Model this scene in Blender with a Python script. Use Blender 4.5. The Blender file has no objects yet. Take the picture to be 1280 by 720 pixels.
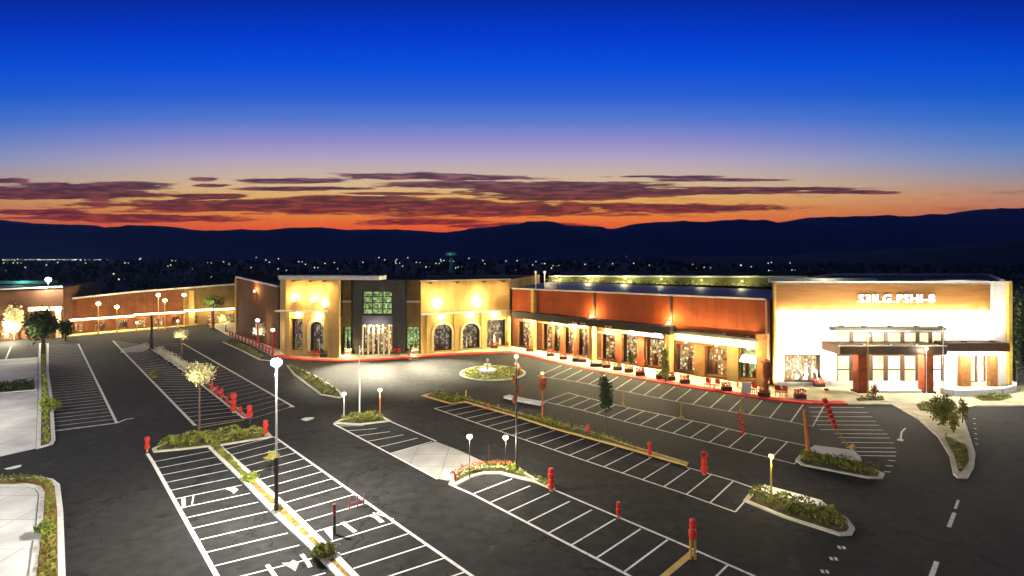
import bpy, math, random
from mathutils import Vector, noise
R = random.Random(7)
sc = bpy.context.scene
col = sc.collection
F, HZ, H = 690.0, 320.0, 22.0        # focal length in px of a 1280 px wide frame, horizon row, eye height (m)

def G(px, py, z=0.0):                # where a sight line meets the plane at height z
    Y = F * (H - z) / (py - HZ)
    return Vector(((px - 640) / F * Y, Y, z))
def P2(px, Y, z=0.0):
    return Vector(((px - 640) / F * Y, Y, z))

# ------------------------------------------------------------------ camera and render settings
cam = bpy.data.objects.new('camera', bpy.data.cameras.new('camera'))
col.objects.link(cam); sc.camera = cam
cam.location = (0, 0, H); cam.rotation_euler = (math.pi / 2, 0, 0)
cam.data.sensor_width = 36; cam.data.lens = 36 * F / 1280; cam.data.shift_y = -40 / 1280
cam.data.clip_start = 0.5; cam.data.clip_end = 60000
sc.view_settings.view_transform = 'Standard'; sc.view_settings.look = 'None'
sc.view_settings.exposure = 0; sc.view_settings.gamma = 1
try:
    sc.cycles.use_denoising = True; sc.cycles.denoiser = 'OPENIMAGEDENOISE'
except Exception: pass
sc.cycles.max_bounces = 6; sc.cycles.diffuse_bounces = 3; sc.cycles.transparent_max_bounces = 12
sc.cycles.sample_clamp_indirect = 4
sc.cycles.caustics_reflective = False; sc.cycles.caustics_refractive = False

# ------------------------------------------------------------------ materials
def lin(r, g, b):
    f = lambda c: (c/255/12.92) if c/255 <= .04045 else ((c/255+.055)/1.055)**2.4
    return (f(r), f(g), f(b), 1)
M = {}
def mat(name, c, rough=.8, var=.25, scale=3.0, bump=0.0, metal=0, spec=.4, detail=6, stretch=None, c2=None):
    m = bpy.data.materials.new(name); m.use_nodes = True; nt = m.node_tree; N = nt.nodes; L = nt.links
    b = N['Principled BSDF']; b.inputs['Roughness'].default_value = rough; b.inputs['Metallic'].default_value = metal
    b.inputs['Specular IOR Level'].default_value = spec
    tc = N.new('ShaderNodeTexCoord'); mp = N.new('ShaderNodeMapping'); L.new(tc.outputs['Object'], mp.inputs[0])
    if stretch: mp.inputs['Scale'].default_value = stretch
    n = N.new('ShaderNodeTexNoise'); n.inputs['Scale'].default_value = scale; n.inputs['Detail'].default_value = detail
    L.new(mp.outputs[0], n.inputs['Vector'])
    r = N.new('ShaderNodeValToRGB'); r.color_ramp.elements[0].position = .32; r.color_ramp.elements[1].position = .68
    c2 = c2 or tuple(min(1, x * (1 + var)) for x in c[:3])
    r.color_ramp.elements[0].color = (*[x * (1 - var) for x in c[:3]], 1); r.color_ramp.elements[1].color = (*c2[:3], 1)
    L.new(n.outputs['Fac'], r.inputs[0]); L.new(r.outputs[0], b.inputs['Base Color'])
    if bump:
        bp = N.new('ShaderNodeBump'); bp.inputs['Strength'].default_value = bump; bp.inputs['Distance'].default_value = .05
        L.new(n.outputs['Fac'], bp.inputs['Height']); L.new(bp.outputs[0], b.inputs['Normal'])
    M[name] = m; return m
def emi(name, c, s):
    m = bpy.data.materials.new(name); m.use_nodes = True
    b = m.node_tree.nodes['Principled BSDF']; b.inputs['Base Color'].default_value = (*c[:3], 1)
    b.inputs['Emission Color'].default_value = (*c[:3], 1); b.inputs['Emission Strength'].default_value = s
    M[name] = m; return m

def asphalt():
    m = mat('asphalt', (.0225, .0222, .0215), .85, .3, .9, .25, spec=.2)
    nt = m.node_tree; N = nt.nodes; L = nt.links; b = N['Principled BSDF']
    tc = N.new('ShaderNodeTexCoord')
    big = N.new('ShaderNodeTexNoise'); big.inputs['Scale'].default_value = .06; big.inputs['Detail'].default_value = 5
    big.inputs['Distortion'].default_value = .8
    L.new(tc.outputs['Object'], big.inputs['Vector'])
    fine = N.new('ShaderNodeTexNoise'); fine.inputs['Scale'].default_value = 14; fine.inputs['Detail'].default_value = 3
    L.new(tc.outputs['Object'], fine.inputs['Vector'])
    rr = N.new('ShaderNodeMapRange'); rr.inputs[1].default_value = .3; rr.inputs[2].default_value = .7; rr.inputs[3].default_value = .72; rr.inputs[4].default_value = 1.35
    L.new(big.outputs['Fac'], rr.inputs[0])
    r2 = N.new('ShaderNodeMapRange'); r2.inputs[1].default_value = .3; r2.inputs[2].default_value = .7; r2.inputs[3].default_value = .8; r2.inputs[4].default_value = 1.2
    L.new(fine.outputs['Fac'], r2.inputs[0])
    mu = N.new('ShaderNodeMath'); mu.operation = 'MULTIPLY'; L.new(rr.outputs[0], mu.inputs[0]); L.new(r2.outputs[0], mu.inputs[1])
    vm = N.new('ShaderNodeVectorMath'); vm.operation = 'SCALE'
    src = b.inputs['Base Color'].links[0].from_socket
    L.new(src, vm.inputs[0]); L.new(mu.outputs[0], vm.inputs['Scale']); L.new(vm.outputs[0], b.inputs['Base Color'])
    # cracks, sealed joints and oil stains
    vo = N.new('ShaderNodeTexVoronoi'); vo.feature = 'DISTANCE_TO_EDGE'; vo.inputs['Scale'].default_value = .11
    dn = N.new('ShaderNodeTexNoise'); dn.inputs['Scale'].default_value = .5; dn.inputs['Detail'].default_value = 6
    L.new(tc.outputs['Object'], dn.inputs['Vector'])
    va = N.new('ShaderNodeVectorMath'); va.operation = 'MULTIPLY_ADD'; L.new(dn.outputs['Color'], va.inputs[0]); va.inputs[1].default_value = (5, 5, 0); L.new(tc.outputs['Object'], va.inputs[2])
    L.new(va.outputs[0], vo.inputs['Vector'])
    cr = N.new('ShaderNodeMapRange'); cr.inputs[1].default_value = .004; cr.inputs[2].default_value = .012; cr.inputs[3].default_value = .35; cr.inputs[4].default_value = 1
    L.new(vo.outputs['Distance'], cr.inputs[0])
    gate = N.new('ShaderNodeMapRange'); gate.inputs[1].default_value = .47; gate.inputs[2].default_value = .5; gate.inputs[3].default_value = 1; gate.inputs[4].default_value = 0
    L.new(big.outputs['Fac'], gate.inputs[0])
    mxx = N.new('ShaderNodeMath'); mxx.operation = 'MAXIMUM'; L.new(cr.outputs[0], mxx.inputs[0]); L.new(gate.outputs[0], mxx.inputs[1])
    st = N.new('ShaderNodeTexNoise'); st.inputs['Scale'].default_value = .42; st.inputs['Detail'].default_value = 4; st.inputs['Distortion'].default_value = .4
    L.new(tc.outputs['Object'], st.inputs['Vector'])
    sm = N.new('ShaderNodeMapRange'); sm.inputs[1].default_value = .63; sm.inputs[2].default_value = .72; sm.inputs[3].default_value = 1; sm.inputs[4].default_value = .45
    L.new(st.outputs['Fac'], sm.inputs[0])
    sm2 = N.new('ShaderNodeMapRange'); sm2.inputs[1].default_value = .36; sm2.inputs[2].default_value = .28; sm2.inputs[3].default_value = 1; sm2.inputs[4].default_value = 1.6
    L.new(st.outputs['Fac'], sm2.inputs[0])
    prev = vm.outputs[0]
    for q in (mxx, sm, sm2):
        v2 = N.new('ShaderNodeVectorMath'); v2.operation = 'SCALE'; L.new(prev, v2.inputs[0]); L.new(q.outputs[0], v2.inputs['Scale']); prev = v2.outputs[0]
    L.new(prev, b.inputs['Base Color'])
asphalt()
def panels(name, w_, h_, mortar, dark=.62, vertical=True, jitter=.05):
    m = M[name]; nt = m.node_tree; N = nt.nodes; L = nt.links; b = N['Principled BSDF']
    tc = N.new('ShaderNodeTexCoord'); sp = N.new('ShaderNodeSeparateXYZ'); cb = N.new('ShaderNodeCombineXYZ'); L.new(tc.outputs['Object'], sp.inputs[0])
    L.new(sp.outputs[0], cb.inputs[0]); L.new(sp.outputs[2 if vertical else 1], cb.inputs[1])
    br = N.new('ShaderNodeTexBrick'); br.offset = 0 if not vertical else .5; br.inputs['Scale'].default_value = 1; br.inputs['Brick Width'].default_value = w_; br.inputs['Row Height'].default_value = h_
    br.inputs['Mortar Size'].default_value = mortar; br.inputs['Mortar Smooth'].default_value = .2
    br.inputs['Color1'].default_value = (1 - jitter, 1 - jitter, 1 - jitter, 1); br.inputs['Color2'].default_value = (1 + jitter, 1 + jitter, 1 + jitter, 1); br.inputs['Mortar'].default_value = (dark, dark, dark, 1)
    L.new(cb.outputs[0], br.inputs['Vector'])
    # rain streaks and grime with a shape of their own
    sc_ = N.new('ShaderNodeMapping'); L.new(tc.outputs['Object'], sc_.inputs[0]); sc_.inputs['Scale'].default_value = (1.1, 1.1, .12) if vertical else (.25, .25, .25)
    gn = N.new('ShaderNodeTexNoise'); gn.inputs['Scale'].default_value = 1; gn.inputs['Detail'].default_value = 6; L.new(sc_.outputs[0], gn.inputs['Vector'])
    gm = N.new('ShaderNodeMapRange'); gm.inputs[1].default_value = .35; gm.inputs[2].default_value = .65; gm.inputs[3].default_value = .84; gm.inputs[4].default_value = 1.06; L.new(gn.outputs['Fac'], gm.inputs[0])
    m1 = N.new('ShaderNodeVectorMath'); m1.operation = 'MULTIPLY'; src = b.inputs['Base Color'].links[0].from_socket
    L.new(src, m1.inputs[0]); L.new(br.outputs['Color'], m1.inputs[1])
    m2 = N.new('ShaderNodeVectorMath'); m2.operation = 'SCALE'; L.new(m1.outputs[0], m2.inputs[0]); L.new(gm.outputs[0], m2.inputs['Scale']); L.new(m2.outputs[0], b.inputs['Base Color'])
mat('ground', (.0025, .003, .002), .95, .5, .01)
mat('concrete', (.40, .385, .35), .8, .16, .35, .2)
mat('pale_concrete', (.74, .74, .72), .75, .08, .25, .1)
mat('paving', (.66, .60, .38), .8, .18, .5, .2)
mat('kerb', (.62, .58, .46), .8, .18, .8, .2)
mat('red_paint', (.72, .035, .02), .7, .25, 1.5)
mat('white_paint', (.78, .77, .72), .7, .12, 2.5, c2=(.84, .83, .78))
def wear(name, lo, hi, dark=(.03, .028, .026, 1)):
    m = M[name]; nt = m.node_tree; N = nt.nodes; L = nt.links; b = N['Principled BSDF']; tc = N.new('ShaderNodeTexCoord')
    n = N.new('ShaderNodeTexNoise'); n.inputs['Scale'].default_value = 2.2; n.inputs['Detail'].default_value = 9; n.inputs['Roughness'].default_value = .7; L.new(tc.outputs['Object'], n.inputs['Vector'])
    r = N.new('ShaderNodeMapRange'); r.inputs[1].default_value = lo; r.inputs[2].default_value = hi; L.new(n.outputs['Fac'], r.inputs[0])
    mx = N.new('ShaderNodeMix'); mx.data_type = 'RGBA'; L.new(r.outputs[0], mx.inputs[0]); L.new(b.inputs['Base Color'].links[0].from_socket, mx.inputs[6]); mx.inputs[7].default_value = dark; L.new(mx.outputs[2], b.inputs['Base Color'])
wear('white_paint', .55, .74)
mat('worn_paint', (.50, .49, .45), .75, .3, 1.2)
mat('yellow_paint', (.62, .42, .10), .7, .2, 1.2)
mat('soil', (.10, .085, .03), .95, .4, 2.5, .5)
mat('mulch', (.26, .15, .03), .95, .5, 3, .6)
mat('leaf_dark', (.030, .052, .016), .7, .6, 1.8)
mat('leaf_hedge', (.20, .21, .028), .7, .6, 1.2)
mat('leaf_lime', (.27, .32, .045), .7, .45, 1.6)
mat('leaf_yellow', (.30, .27, .05), .7, .4, 2)
mat('leaf_pale', (.55, .50, .25), .7, .3, 2)
mat('leaf_autumn', (.38, .10, .03), .7, .5, 2)
mat('petal_red', (.60, .04, .02), .6, .35, 3)
mat('petal_white', (.75, .72, .60), .6, .15, 3)
mat('bark', (.10, .07, .045), .9, .4, 4, .5)
mat('bark_lit', (.30, .20, .07), .9, .3, 4, .4)
mat('stucco_yellow', (.52, .33, .10), .9, .10, .35, .15)
mat('stucco_gold', (.55, .37, .11), .9, .10, .5, .15)
mat('stucco_light', (.72, .58, .30), .9, .08, .8)
mat('brick_orange', (.31, .06, .009), .9, .16, .3, .15)
mat('brick_brown', (.15, .05, .013), .9, .2, .35, .2)
mat('brick_dark', (.13, .055, .022), .9, .2, .35, .2)
mat('stucco_olive', (.24, .16, .045), .9, .15, .4)
mat('dark_cladding', (.022, .018, .013), .6, .3, .8)
mat('bronze', (.075, .036, .016), .5, .25, 1.5)
mat('pillar_red', (.30, .06, .015), .8, .3, 1.2, .3)
mat('wood_pier', (.27, .11, .025), .8, .3, 1.5)
mat('stucco_white', (.80, .77, .70), .9, .04, .4)
mat('trim_cream', (.72, .65, .52), .7, .1, 1)
mat('trim_pale', (.62, .60, .52), .6, .12, 1)
mat('roof_blue', (.02, .045, .16), .6, .4, .12, spec=.6)
mat('roof_dark', (.02, .022, .022), .85, .3, .3)
mat('roof_green', (.16, .18, .05), .85, .5, .12)
mat('metal_dark', (.035, .032, .03), .5, .3, 3, metal=.3)
mat('metal_pale', (.62, .61, .58), .45, .12, 3, metal=.2)
mat('metal_gold', (.52, .33, .06), .5, .2, 3)
mat('metal_orange', (.50, .14, .03), .6, .2, 3)
mat('metal_teal', (.05, .22, .20), .5, .2, 1)
mat('red_plastic', (.62, .03, .02), .45, .2, 4)
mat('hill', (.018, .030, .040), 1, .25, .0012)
mat('near_hill', (.004, .006, .003), 1, .4, .004)
mat('wall_far', (.03, .03, .03), .9, .3, .2)
mat('interior', (.13, .09, .055), .9, .2, .8)
mat('purple_fascia', (.07, .065, .10), .6, .3, 1)
emi('lamp_white', (1, .95, .84), 40)
emi('lamp_warm', (1, .78, .42), 22)
emi('lamp_soft', (1, .86, .6), 5)
emi('lamp_gold', (1, .72, .25), 2.2)
emi('strip_warm', (1, .87, .55), 5.0)
emi('town_white', (.85, 1, .92), 1.3)
emi('town_warm', (1, .78, .42), 1.1)
emi('town_teal', (.25, .75, .6), .5)
emi('sign_letters', (1, .97, .95), 1.15)
emi('sign_panel', (1, .88, .72), 1.5)
emi('shade_glow', (1, .97, .75), 3.2)

panels('stucco_yellow', 6.5, 3.1, .035, .7); panels('stucco_gold', 7, 2.2, .03, .75); panels('brick_orange', 5.2, 2.4, .035, .68); panels('brick_brown', 1.4, .45, .03, .6, jitter=.12)
panels('stucco_white', 7.5, 3.4, .03, .8, jitter=.01); panels('stucco_olive', 4, 2.2, .03, .7); panels('dark_cladding', 2.4, 1.2, .03, .5)
panels('pale_concrete', 4.6, 4.6, .035, .45, False, .04); panels('concrete', 3.6, 3.6, .035, .45, False, .05); panels('paving', 1.8, 1.8, .03, .62, False, .07)
# wood cladding: horizontal boards
m = mat('wood_cladding', (.26, .115, .022), .75, .22, 1.2, .3, stretch=(.18, .18, 2.4))

def glow_mat(name, cols, s, sx=2.2, seed=0.0):
    """what shows through a lit shop window: shelves of mixed goods, each cell its own colour"""
    m = bpy.data.materials.new(name); m.use_nodes = True; nt = m.node_tree; N = nt.nodes; L = nt.links
    b = N['Principled BSDF']; b.inputs['Roughness'].default_value = .8
    tc = N.new('ShaderNodeTexCoord'); sp = N.new('ShaderNodeSeparateXYZ'); L.new(tc.outputs['Object'], sp.inputs[0])
    def cell(kx, kz, off):
        out = []
        for sock, k, o in ((sp.outputs[0], kx, off), (sp.outputs[2], kz, off * .37)):
            a = N.new('ShaderNodeMath'); a.operation = 'MULTIPLY_ADD'; L.new(sock, a.inputs[0]); a.inputs[1].default_value = k; a.inputs[2].default_value = o
            f = N.new('ShaderNodeMath'); f.operation = 'FLOOR'; L.new(a.outputs[0], f.inputs[0]); out.append((f.outputs[0], a.outputs[0]))
        cb = N.new('ShaderNodeCombineXYZ'); L.new(out[0][0], cb.inputs[0]); L.new(out[1][0], cb.inputs[1])
        wn = N.new('ShaderNodeTexWhiteNoise'); wn.noise_dimensions = '3D'; L.new(cb.outputs[0], wn.inputs['Vector']); return wn.outputs['Value'], out[1][1]
    fine, zf = cell(sx, sx * .8, seed); coarse, _ = cell(sx * .3, .31, seed + 3)
    mxn = N.new('ShaderNodeMath'); mxn.operation = 'MULTIPLY_ADD'; L.new(fine, mxn.inputs[0]); mxn.inputs[1].default_value = .62
    ms = N.new('ShaderNodeMath'); ms.operation = 'MULTIPLY'; L.new(coarse, ms.inputs[0]); ms.inputs[1].default_value = .38; L.new(ms.outputs[0], mxn.inputs[2])
    class _S: pass
    s1 = _S(); s1.outputs = [mxn.outputs[0]]
    r = N.new('ShaderNodeValToRGB'); r.color_ramp.interpolation = 'CONSTANT'
    e = r.color_ramp.elements
    while len(e) < len(cols): e.new(.5)
    for i, c in enumerate(cols): e[i].position = i / len(cols); e[i].color = (*c, 1)
    L.new(s1.outputs[0], r.inputs[0]); b.inputs['Base Color'].default_value = (.05, .045, .035, 1); L.new(r.outputs[0], b.inputs['Emission Color'])
    b.inputs['Emission Strength'].default_value = s
    M[name] = m; return m
glow_mat('goods_warm', [(.03, .015, .01), (.55, .30, .10), (.9, .72, .38), (.10, .04, .02), (.30, .10, .03), (.75, .6, .3)], 1.1, 3.1)
glow_mat('goods_mixed', [(.04, .03, .01), (.8, .75, .5), (.35, .30, .05), (.55, .12, .03), (.08, .05, .02), (.95, .9, .7)], 1.2, 3.4, 3)
glow_mat('goods_green', [(.05, .08, .02), (.22, .38, .10), (.50, .60, .24), (.10, .18, .05), (.70, .78, .40)], 1.0, 2.6, 5)
glow_mat('goods_dim', [(.012, .01, .008), (.10, .06, .04), (.35, .28, .2), (.03, .02, .02), (.02, .012, .01)], 1.0, 2.4, 8)
glow_mat('room_cream', [(.95, .85, .45), (.85, .8, .42), (1, .92, .6), (.75, .75, .35)], 1.7, .5, 2)
glow_mat('room_white', [(1, .97, .85), (.9, .9, .75), (1, 1, .92)], 2.2, .4, 4)

def glass():
    m = bpy.data.materials.new('glass'); m.use_nodes = True; nt = m.node_tree; N = nt.nodes; L = nt.links
    N.remove(N['Principled BSDF']); out = [n for n in N if n.type == 'OUTPUT_MATERIAL'][0]
    t = N.new('ShaderNodeBsdfTransparent'); t.inputs[0].default_value = (.93, .95, .94, 1)
    g = N.new('ShaderNodeBsdfGlossy'); g.inputs['Roughness'].default_value = .05
    f = N.new('ShaderNodeFresnel'); f.inputs[0].default_value = 1.35
    mx = N.new('ShaderNodeMixShader'); L.new(f.outputs[0], mx.inputs[0]); L.new(t.outputs[0], mx.inputs[1]); L.new(g.outputs[0], mx.inputs[2])
    L.new(mx.outputs[0], out.inputs[0]); M['glass'] = m
glass()

# ------------------------------------------------------------------ mesh helpers
class MB:
    def __init__(s): s.v = []; s.f = []
    def add(s, vs, fs):
        o = len(s.v); s.v += [tuple(x) for x in vs]; s.f += [tuple(o + i for i in f) for f in fs]
    def box(s, c, size, rz=0.0):
        x, y, z = [d / 2 for d in size]; cs, sn = math.cos(rz), math.sin(rz); vs = []
        for dz in (-z, z):
            for dx, dy in ((-x, -y), (x, -y), (x, y), (-x, y)):
                vs.append((c[0] + dx * cs - dy * sn, c[1] + dx * sn + dy * cs, c[2] + dz))
        s.add(vs, [(3, 2, 1, 0), (4, 5, 6, 7), (0, 1, 5, 4), (1, 2, 6, 5), (2, 3, 7, 6), (3, 0, 4, 7)])
    def prism(s, poly, z0, z1):
        n = len(poly); area = sum(poly[i][0] * poly[(i+1) % n][1] - poly[(i+1) % n][0] * poly[i][1] for i in range(n))
        if area < 0: poly = poly[::-1]
        s.add([(p[0], p[1], z0) for p in poly] + [(p[0], p[1], z1) for p in poly],
              [tuple(range(n, 2 * n)), tuple(range(n - 1, -1, -1))] + [(i, (i + 1) % n, n + (i + 1) % n, n + i) for i in range(n)])
    def sheet(s, poly, z):
        n = len(poly); area = sum(poly[i][0] * poly[(i+1) % n][1] - poly[(i+1) % n][0] * poly[i][1] for i in range(n))
        if area < 0: poly = poly[::-1]
        s.add([(p[0], p[1], z) for p in poly], [tuple(range(n))])
    def ring(s, outer, inner, z0, z1):
        """raised band between two loops of the same number of points"""
        n = len(outer); vs = [(p[0], p[1], z) for z in (z0, z1) for p in outer] + [(p[0], p[1], z) for z in (z0, z1) for p in inner]
        fs = []
        for i in range(n):
            j = (i + 1) % n
            fs += [(i, j, n + j, n + i), (n + i, n + j, 3 * n + j, 3 * n + i), (2 * n + j, 2 * n + i, 3 * n + i, 3 * n + j)]
        s.add(vs, fs)
    def strip(s, pts, w, z0, z1=None):
        """flat or raised ribbon along a polyline, w metres wide"""
        L, Rr = [], []
        for i, p in enumerate(pts):
            a = pts[max(0, i - 1)]; b = pts[min(len(pts) - 1, i + 1)]
            d = Vector((b[0] - a[0], b[1] - a[1])); d.normalize(); nrm = Vector((-d.y, d.x)) * w / 2
            L.append((p[0] + nrm.x, p[1] + nrm.y)); Rr.append((p[0] - nrm.x, p[1] - nrm.y))
        n = len(pts)
        if z1 is None:
            s.add([(q[0], q[1], z0) for q in Rr] + [(q[0], q[1], z0) for q in L], [(i, i + 1, n + i + 1, n + i) for i in range(n - 1)])
        else:
            vs = [(q[0], q[1], z) for z in (z0, z1) for q in Rr] + [(q[0], q[1], z) for z in (z0, z1) for q in L]
            fs = []
            for i in range(n - 1):
                fs += [(n + i, n + i + 1, 3 * n + i + 1, 3 * n + i), (i, i + 1, n + i + 1, n + i), (2 * n + i + 1, 2 * n + i, 3 * n + i, 3 * n + i + 1)]
            fs += [(0, n, 3 * n, 2 * n), (n - 1, 3 * n - 1, 4 * n - 1, 2 * n - 1)]
            s.add(vs, fs)
    def tube(s, pts, rs, n=8, cap=True):
        pts = [Vector(p) for p in pts]; o = len(s.v); vs = []
        if not hasattr(rs, '__len__'): rs = [rs] * len(pts)
        for i, p in enumerate(pts):
            d = (pts[min(i + 1, len(pts) - 1)] - pts[max(i - 1, 0)]).normalized()
            a = d.orthogonal().normalized() if abs(d.z) < .99 else Vector((1, 0, 0)); b = d.cross(a)
            for k in range(n):
                t = 2 * math.pi * k / n; vs.append(p + (a * math.cos(t) + b * math.sin(t)) * rs[i])
        fs = [(i * n + k, i * n + (k + 1) % n, (i + 1) * n + (k + 1) % n, (i + 1) * n + k) for i in range(len(pts) - 1) for k in range(n)]
        if cap: fs += [tuple(range(n - 1, -1, -1)), tuple((len(pts) - 1) * n + k for k in range(n))]
        s.add(vs, fs)
    def ball(s, c, rx, ry, rz, n=12, m=8):
        vs = [(c[0], c[1], c[2] - rz)]
        for i in range(1, m):
            t = math.pi * i / m - math.pi / 2
            for k in range(n):
                a = 2 * math.pi * k / n
                vs.append((c[0] + rx * math.cos(t) * math.cos(a), c[1] + ry * math.cos(t) * math.sin(a), c[2] + rz * math.sin(t)))
        vs.append((c[0], c[1], c[2] + rz)); fs = []
        for k in range(n):
            fs.append((0, 1 + (k + 1) % n, 1 + k))
            fs.append((len(vs) - 1, 1 + (m - 2) * n + k, 1 + (m - 2) * n + (k + 1) % n))
        for i in range(m - 2):
            for k in range(n):
                a = 1 + i * n + k; b = 1 + i * n + (k + 1) % n; fs.append((a, b, b + n, a + n))
        s.add(vs, fs)
    def leaf(s, c, size):
        a = Vector((R.gauss(0, 1), R.gauss(0, 1), R.gauss(0, 1))).normalized(); b = a.orthogonal().normalized()
        b = (b * math.cos(1) + a.cross(b) * math.sin(R.uniform(0, 6))).normalized()
        w = size * R.uniform(.6, 1.2); c = Vector(c)
        s.add([c - a * w, c + b * w * .5, c + a * w, c - b * w * .5], [(0, 1, 2, 3)])
    def build(s, name, m, parent=None, label=None, smooth=False, kind=None):
        off = parent_world(parent) if parent else Vector((0, 0, 0))
        me = bpy.data.meshes.new(name); me.from_pydata([(v[0] - off.x, v[1] - off.y, v[2] - off.z) for v in s.v], [], s.f)
        me.materials.append(M[m] if isinstance(m, str) else m); me.validate()
        if smooth:
            for p in me.polygons: p.use_smooth = True
        o = bpy.data.objects.new(name, me); col.objects.link(o)
        if parent: o.parent = parent
        if label: o['label'] = label
        if kind: o['kind'] = kind
        return o
def parent_world(p):
    v = Vector((0, 0, 0))
    while p: v += Vector(p.location); p = p.parent
    return v
def tag(o, label, cat, group=None, kind=None):
    o['label'] = label; o['category'] = cat
    if group: o['group'] = group
    if kind: o['kind'] = kind
    return o
def thing(name, label, cat, loc, group=None):
    o = bpy.data.objects.new(name, None); o.empty_display_size = .5; col.objects.link(o); o.location = Vector(loc)
    return tag(o, label, cat, group)
def struct(name, mb, m):
    o = mb.build(name, m); o['kind'] = 'structure'; return o
def copy_thing(o, loc, label=None, scale=None):
    c = o.copy(); col.objects.link(c); c.location = Vector(loc)
    if label: c['label'] = label
    if scale: c.scale = (scale,) * 3
    for ch in [x for x in bpy.data.objects if x.parent == o]:
        d = ch.copy(); col.objects.link(d); d.parent = c
        for g in [x for x in bpy.data.objects if x.parent == ch]:
            e = g.copy(); col.objects.link(e); e.parent = d
    return c
LK = 3.9
def lamp(loc, power, c=(1, .85, .6), r=.25, parent=None, kind='POINT', aim=None, angle=120, blend=.6):
    ld = bpy.data.lights.new('lamp_light', kind); ld.energy = power * LK; ld.color = c; ld.shadow_soft_size = r
    o = bpy.data.objects.new('lamp_light', ld); col.objects.link(o)
    o.location = Vector(loc) - (parent_world(parent) if parent else Vector((0, 0, 0)))
    if kind == 'SPOT':
        ld.spot_size = math.radians(angle); ld.spot_blend = blend
        o.rotation_euler = (Vector(aim) - Vector(loc)).to_track_quat('-Z', 'Y').to_euler()
    if parent: o.parent = parent
    return o

# ------------------------------------------------------------------ sky (dusk): deep blue overhead, orange along the horizon
w = bpy.data.worlds.new('World'); sc.world = w; w.use_nodes = True
N = w.node_tree.nodes; L = w.node_tree.links; bg = N['Background']
class X:   # tiny expression builder for the sky nodes
    def __init__(s, o): s.o = o
    @staticmethod
    def m(op, a, b=None, c=None, clamp=False):
        n = N.new('ShaderNodeMath'); n.operation = op; n.use_clamp = clamp
        for i, q in enumerate((a, b, c)):
            if q is None: continue
            if isinstance(q, X): L.new(q.o, n.inputs[i])
            else: n.inputs[i].default_value = q
        return X(n.outputs[0])
    def __add__(s, o): return X.m('ADD', s, o)
    def __sub__(s, o): return X.m('SUBTRACT', s, o)
    def __mul__(s, o): return X.m('MULTIPLY', s, o)
    def __truediv__(s, o): return X.m('DIVIDE', s, o)
def smooth(v, a, b, lo=0.0, hi=1.0):
    n = N.new('ShaderNodeMapRange'); n.interpolation_type = 'SMOOTHSTEP'; L.new(v.o, n.inputs[0])
    for i, q in enumerate((a, b, lo, hi)): n.inputs[i + 1].default_value = q
    return X(n.outputs[0])
def mix(f, a, b):
    n = N.new('ShaderNodeMix'); n.data_type = 'RGBA'
    L.new(f.o, n.inputs[0])
    for i, q in ((6, a), (7, b)):
        if isinstance(q, X): L.new(q.o, n.inputs[i])
        else: n.inputs[i].default_value = q
    return X(n.outputs[2])
def ramp(v, stops):
    n = N.new('ShaderNodeValToRGB'); L.new(v.o, n.inputs[0]); e = n.color_ramp.elements
    while len(e) < len(stops): e.new(.5)
    for i, (p, c) in enumerate(stops): e[i].position = p; e[i].color = c
    return X(n.outputs[0])
tc = N.new('ShaderNodeTexCoord'); sx = N.new('ShaderNodeSeparateXYZ'); L.new(tc.outputs['Generated'], sx.inputs[0])
dx, dy, dz = (X(sx.outputs[i]) for i in range(3))
hor = X.m('SQRT', dx * dx + dy * dy); el = dz / X.m('MAXIMUM', dy, hor * .45 + .001)          # tangent of the elevation
def ev(py): return (HZ - py) / F / .6
t = X.m('MINIMUM', X.m('MAXIMUM', el / .6, 0.0), 1.0)
SUNSET = [(ev(318), lin(190, 45, 18)), (ev(292), lin(236, 80, 20)), (ev(278), lin(252, 114, 28)), (ev(262), lin(255, 160, 50)),
          (ev(246), lin(255, 196, 104)), (ev(231), lin(252, 214, 160)), (ev(215), lin(230, 204, 192)), (ev(198), lin(202, 186, 216)),
          (ev(176), lin(158, 156, 222)), (ev(150), lin(96, 132, 224)), (ev(120), lin(44, 104, 226)), (ev(85), lin(6, 84, 232)),
          (ev(45), lin(0, 62, 214)), (ev(0), lin(0, 44, 172)), (.97, lin(0, 20, 90))]
SIDE = [(ev(318), lin(150, 48, 40)), (ev(285), lin(186, 84, 58)), (ev(265), lin(222, 130, 84)), (ev(245), lin(226, 160, 122)),
        (ev(225), lin(196, 174, 176)), (ev(205), lin(150, 168, 210)), (ev(180), lin(104, 148, 220)), (ev(150), lin(58, 124, 224)),
        (ev(115), lin(20, 98, 224)), (ev(75), lin(0, 80, 222)), (ev(35), lin(0, 56, 196)), (ev(0), lin(0, 42, 166)), (.97, lin(0, 18, 80))]
BACK = [(0, lin(14, 26, 96)), (.15, lin(12, 30, 110)), (.5, lin(6, 22, 90)), (1, lin(0, 14, 64))]
u = dx / X.m('MAXIMUM', dy, .02)
sunset = ramp(t, SUNSET); side = ramp(t, SIDE); back = ramp(t, BACK)
fs = smooth(X.m('ABSOLUTE', u + .12), .3, 1.15)
sky = mix(fs, sunset, side)
sky = mix(smooth(dy, -.1, .45, 1, 0), sky, back)
boost = X.m('ADD', smooth(el, .05, .15, .55, 0), 1.0)
vs_ = N.new('ShaderNodeVectorMath'); vs_.operation = 'SCALE'; L.new(sky.o, vs_.inputs[0]); L.new(boost.o, vs_.inputs['Scale']); sky = X(vs_.outputs[0])
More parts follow.
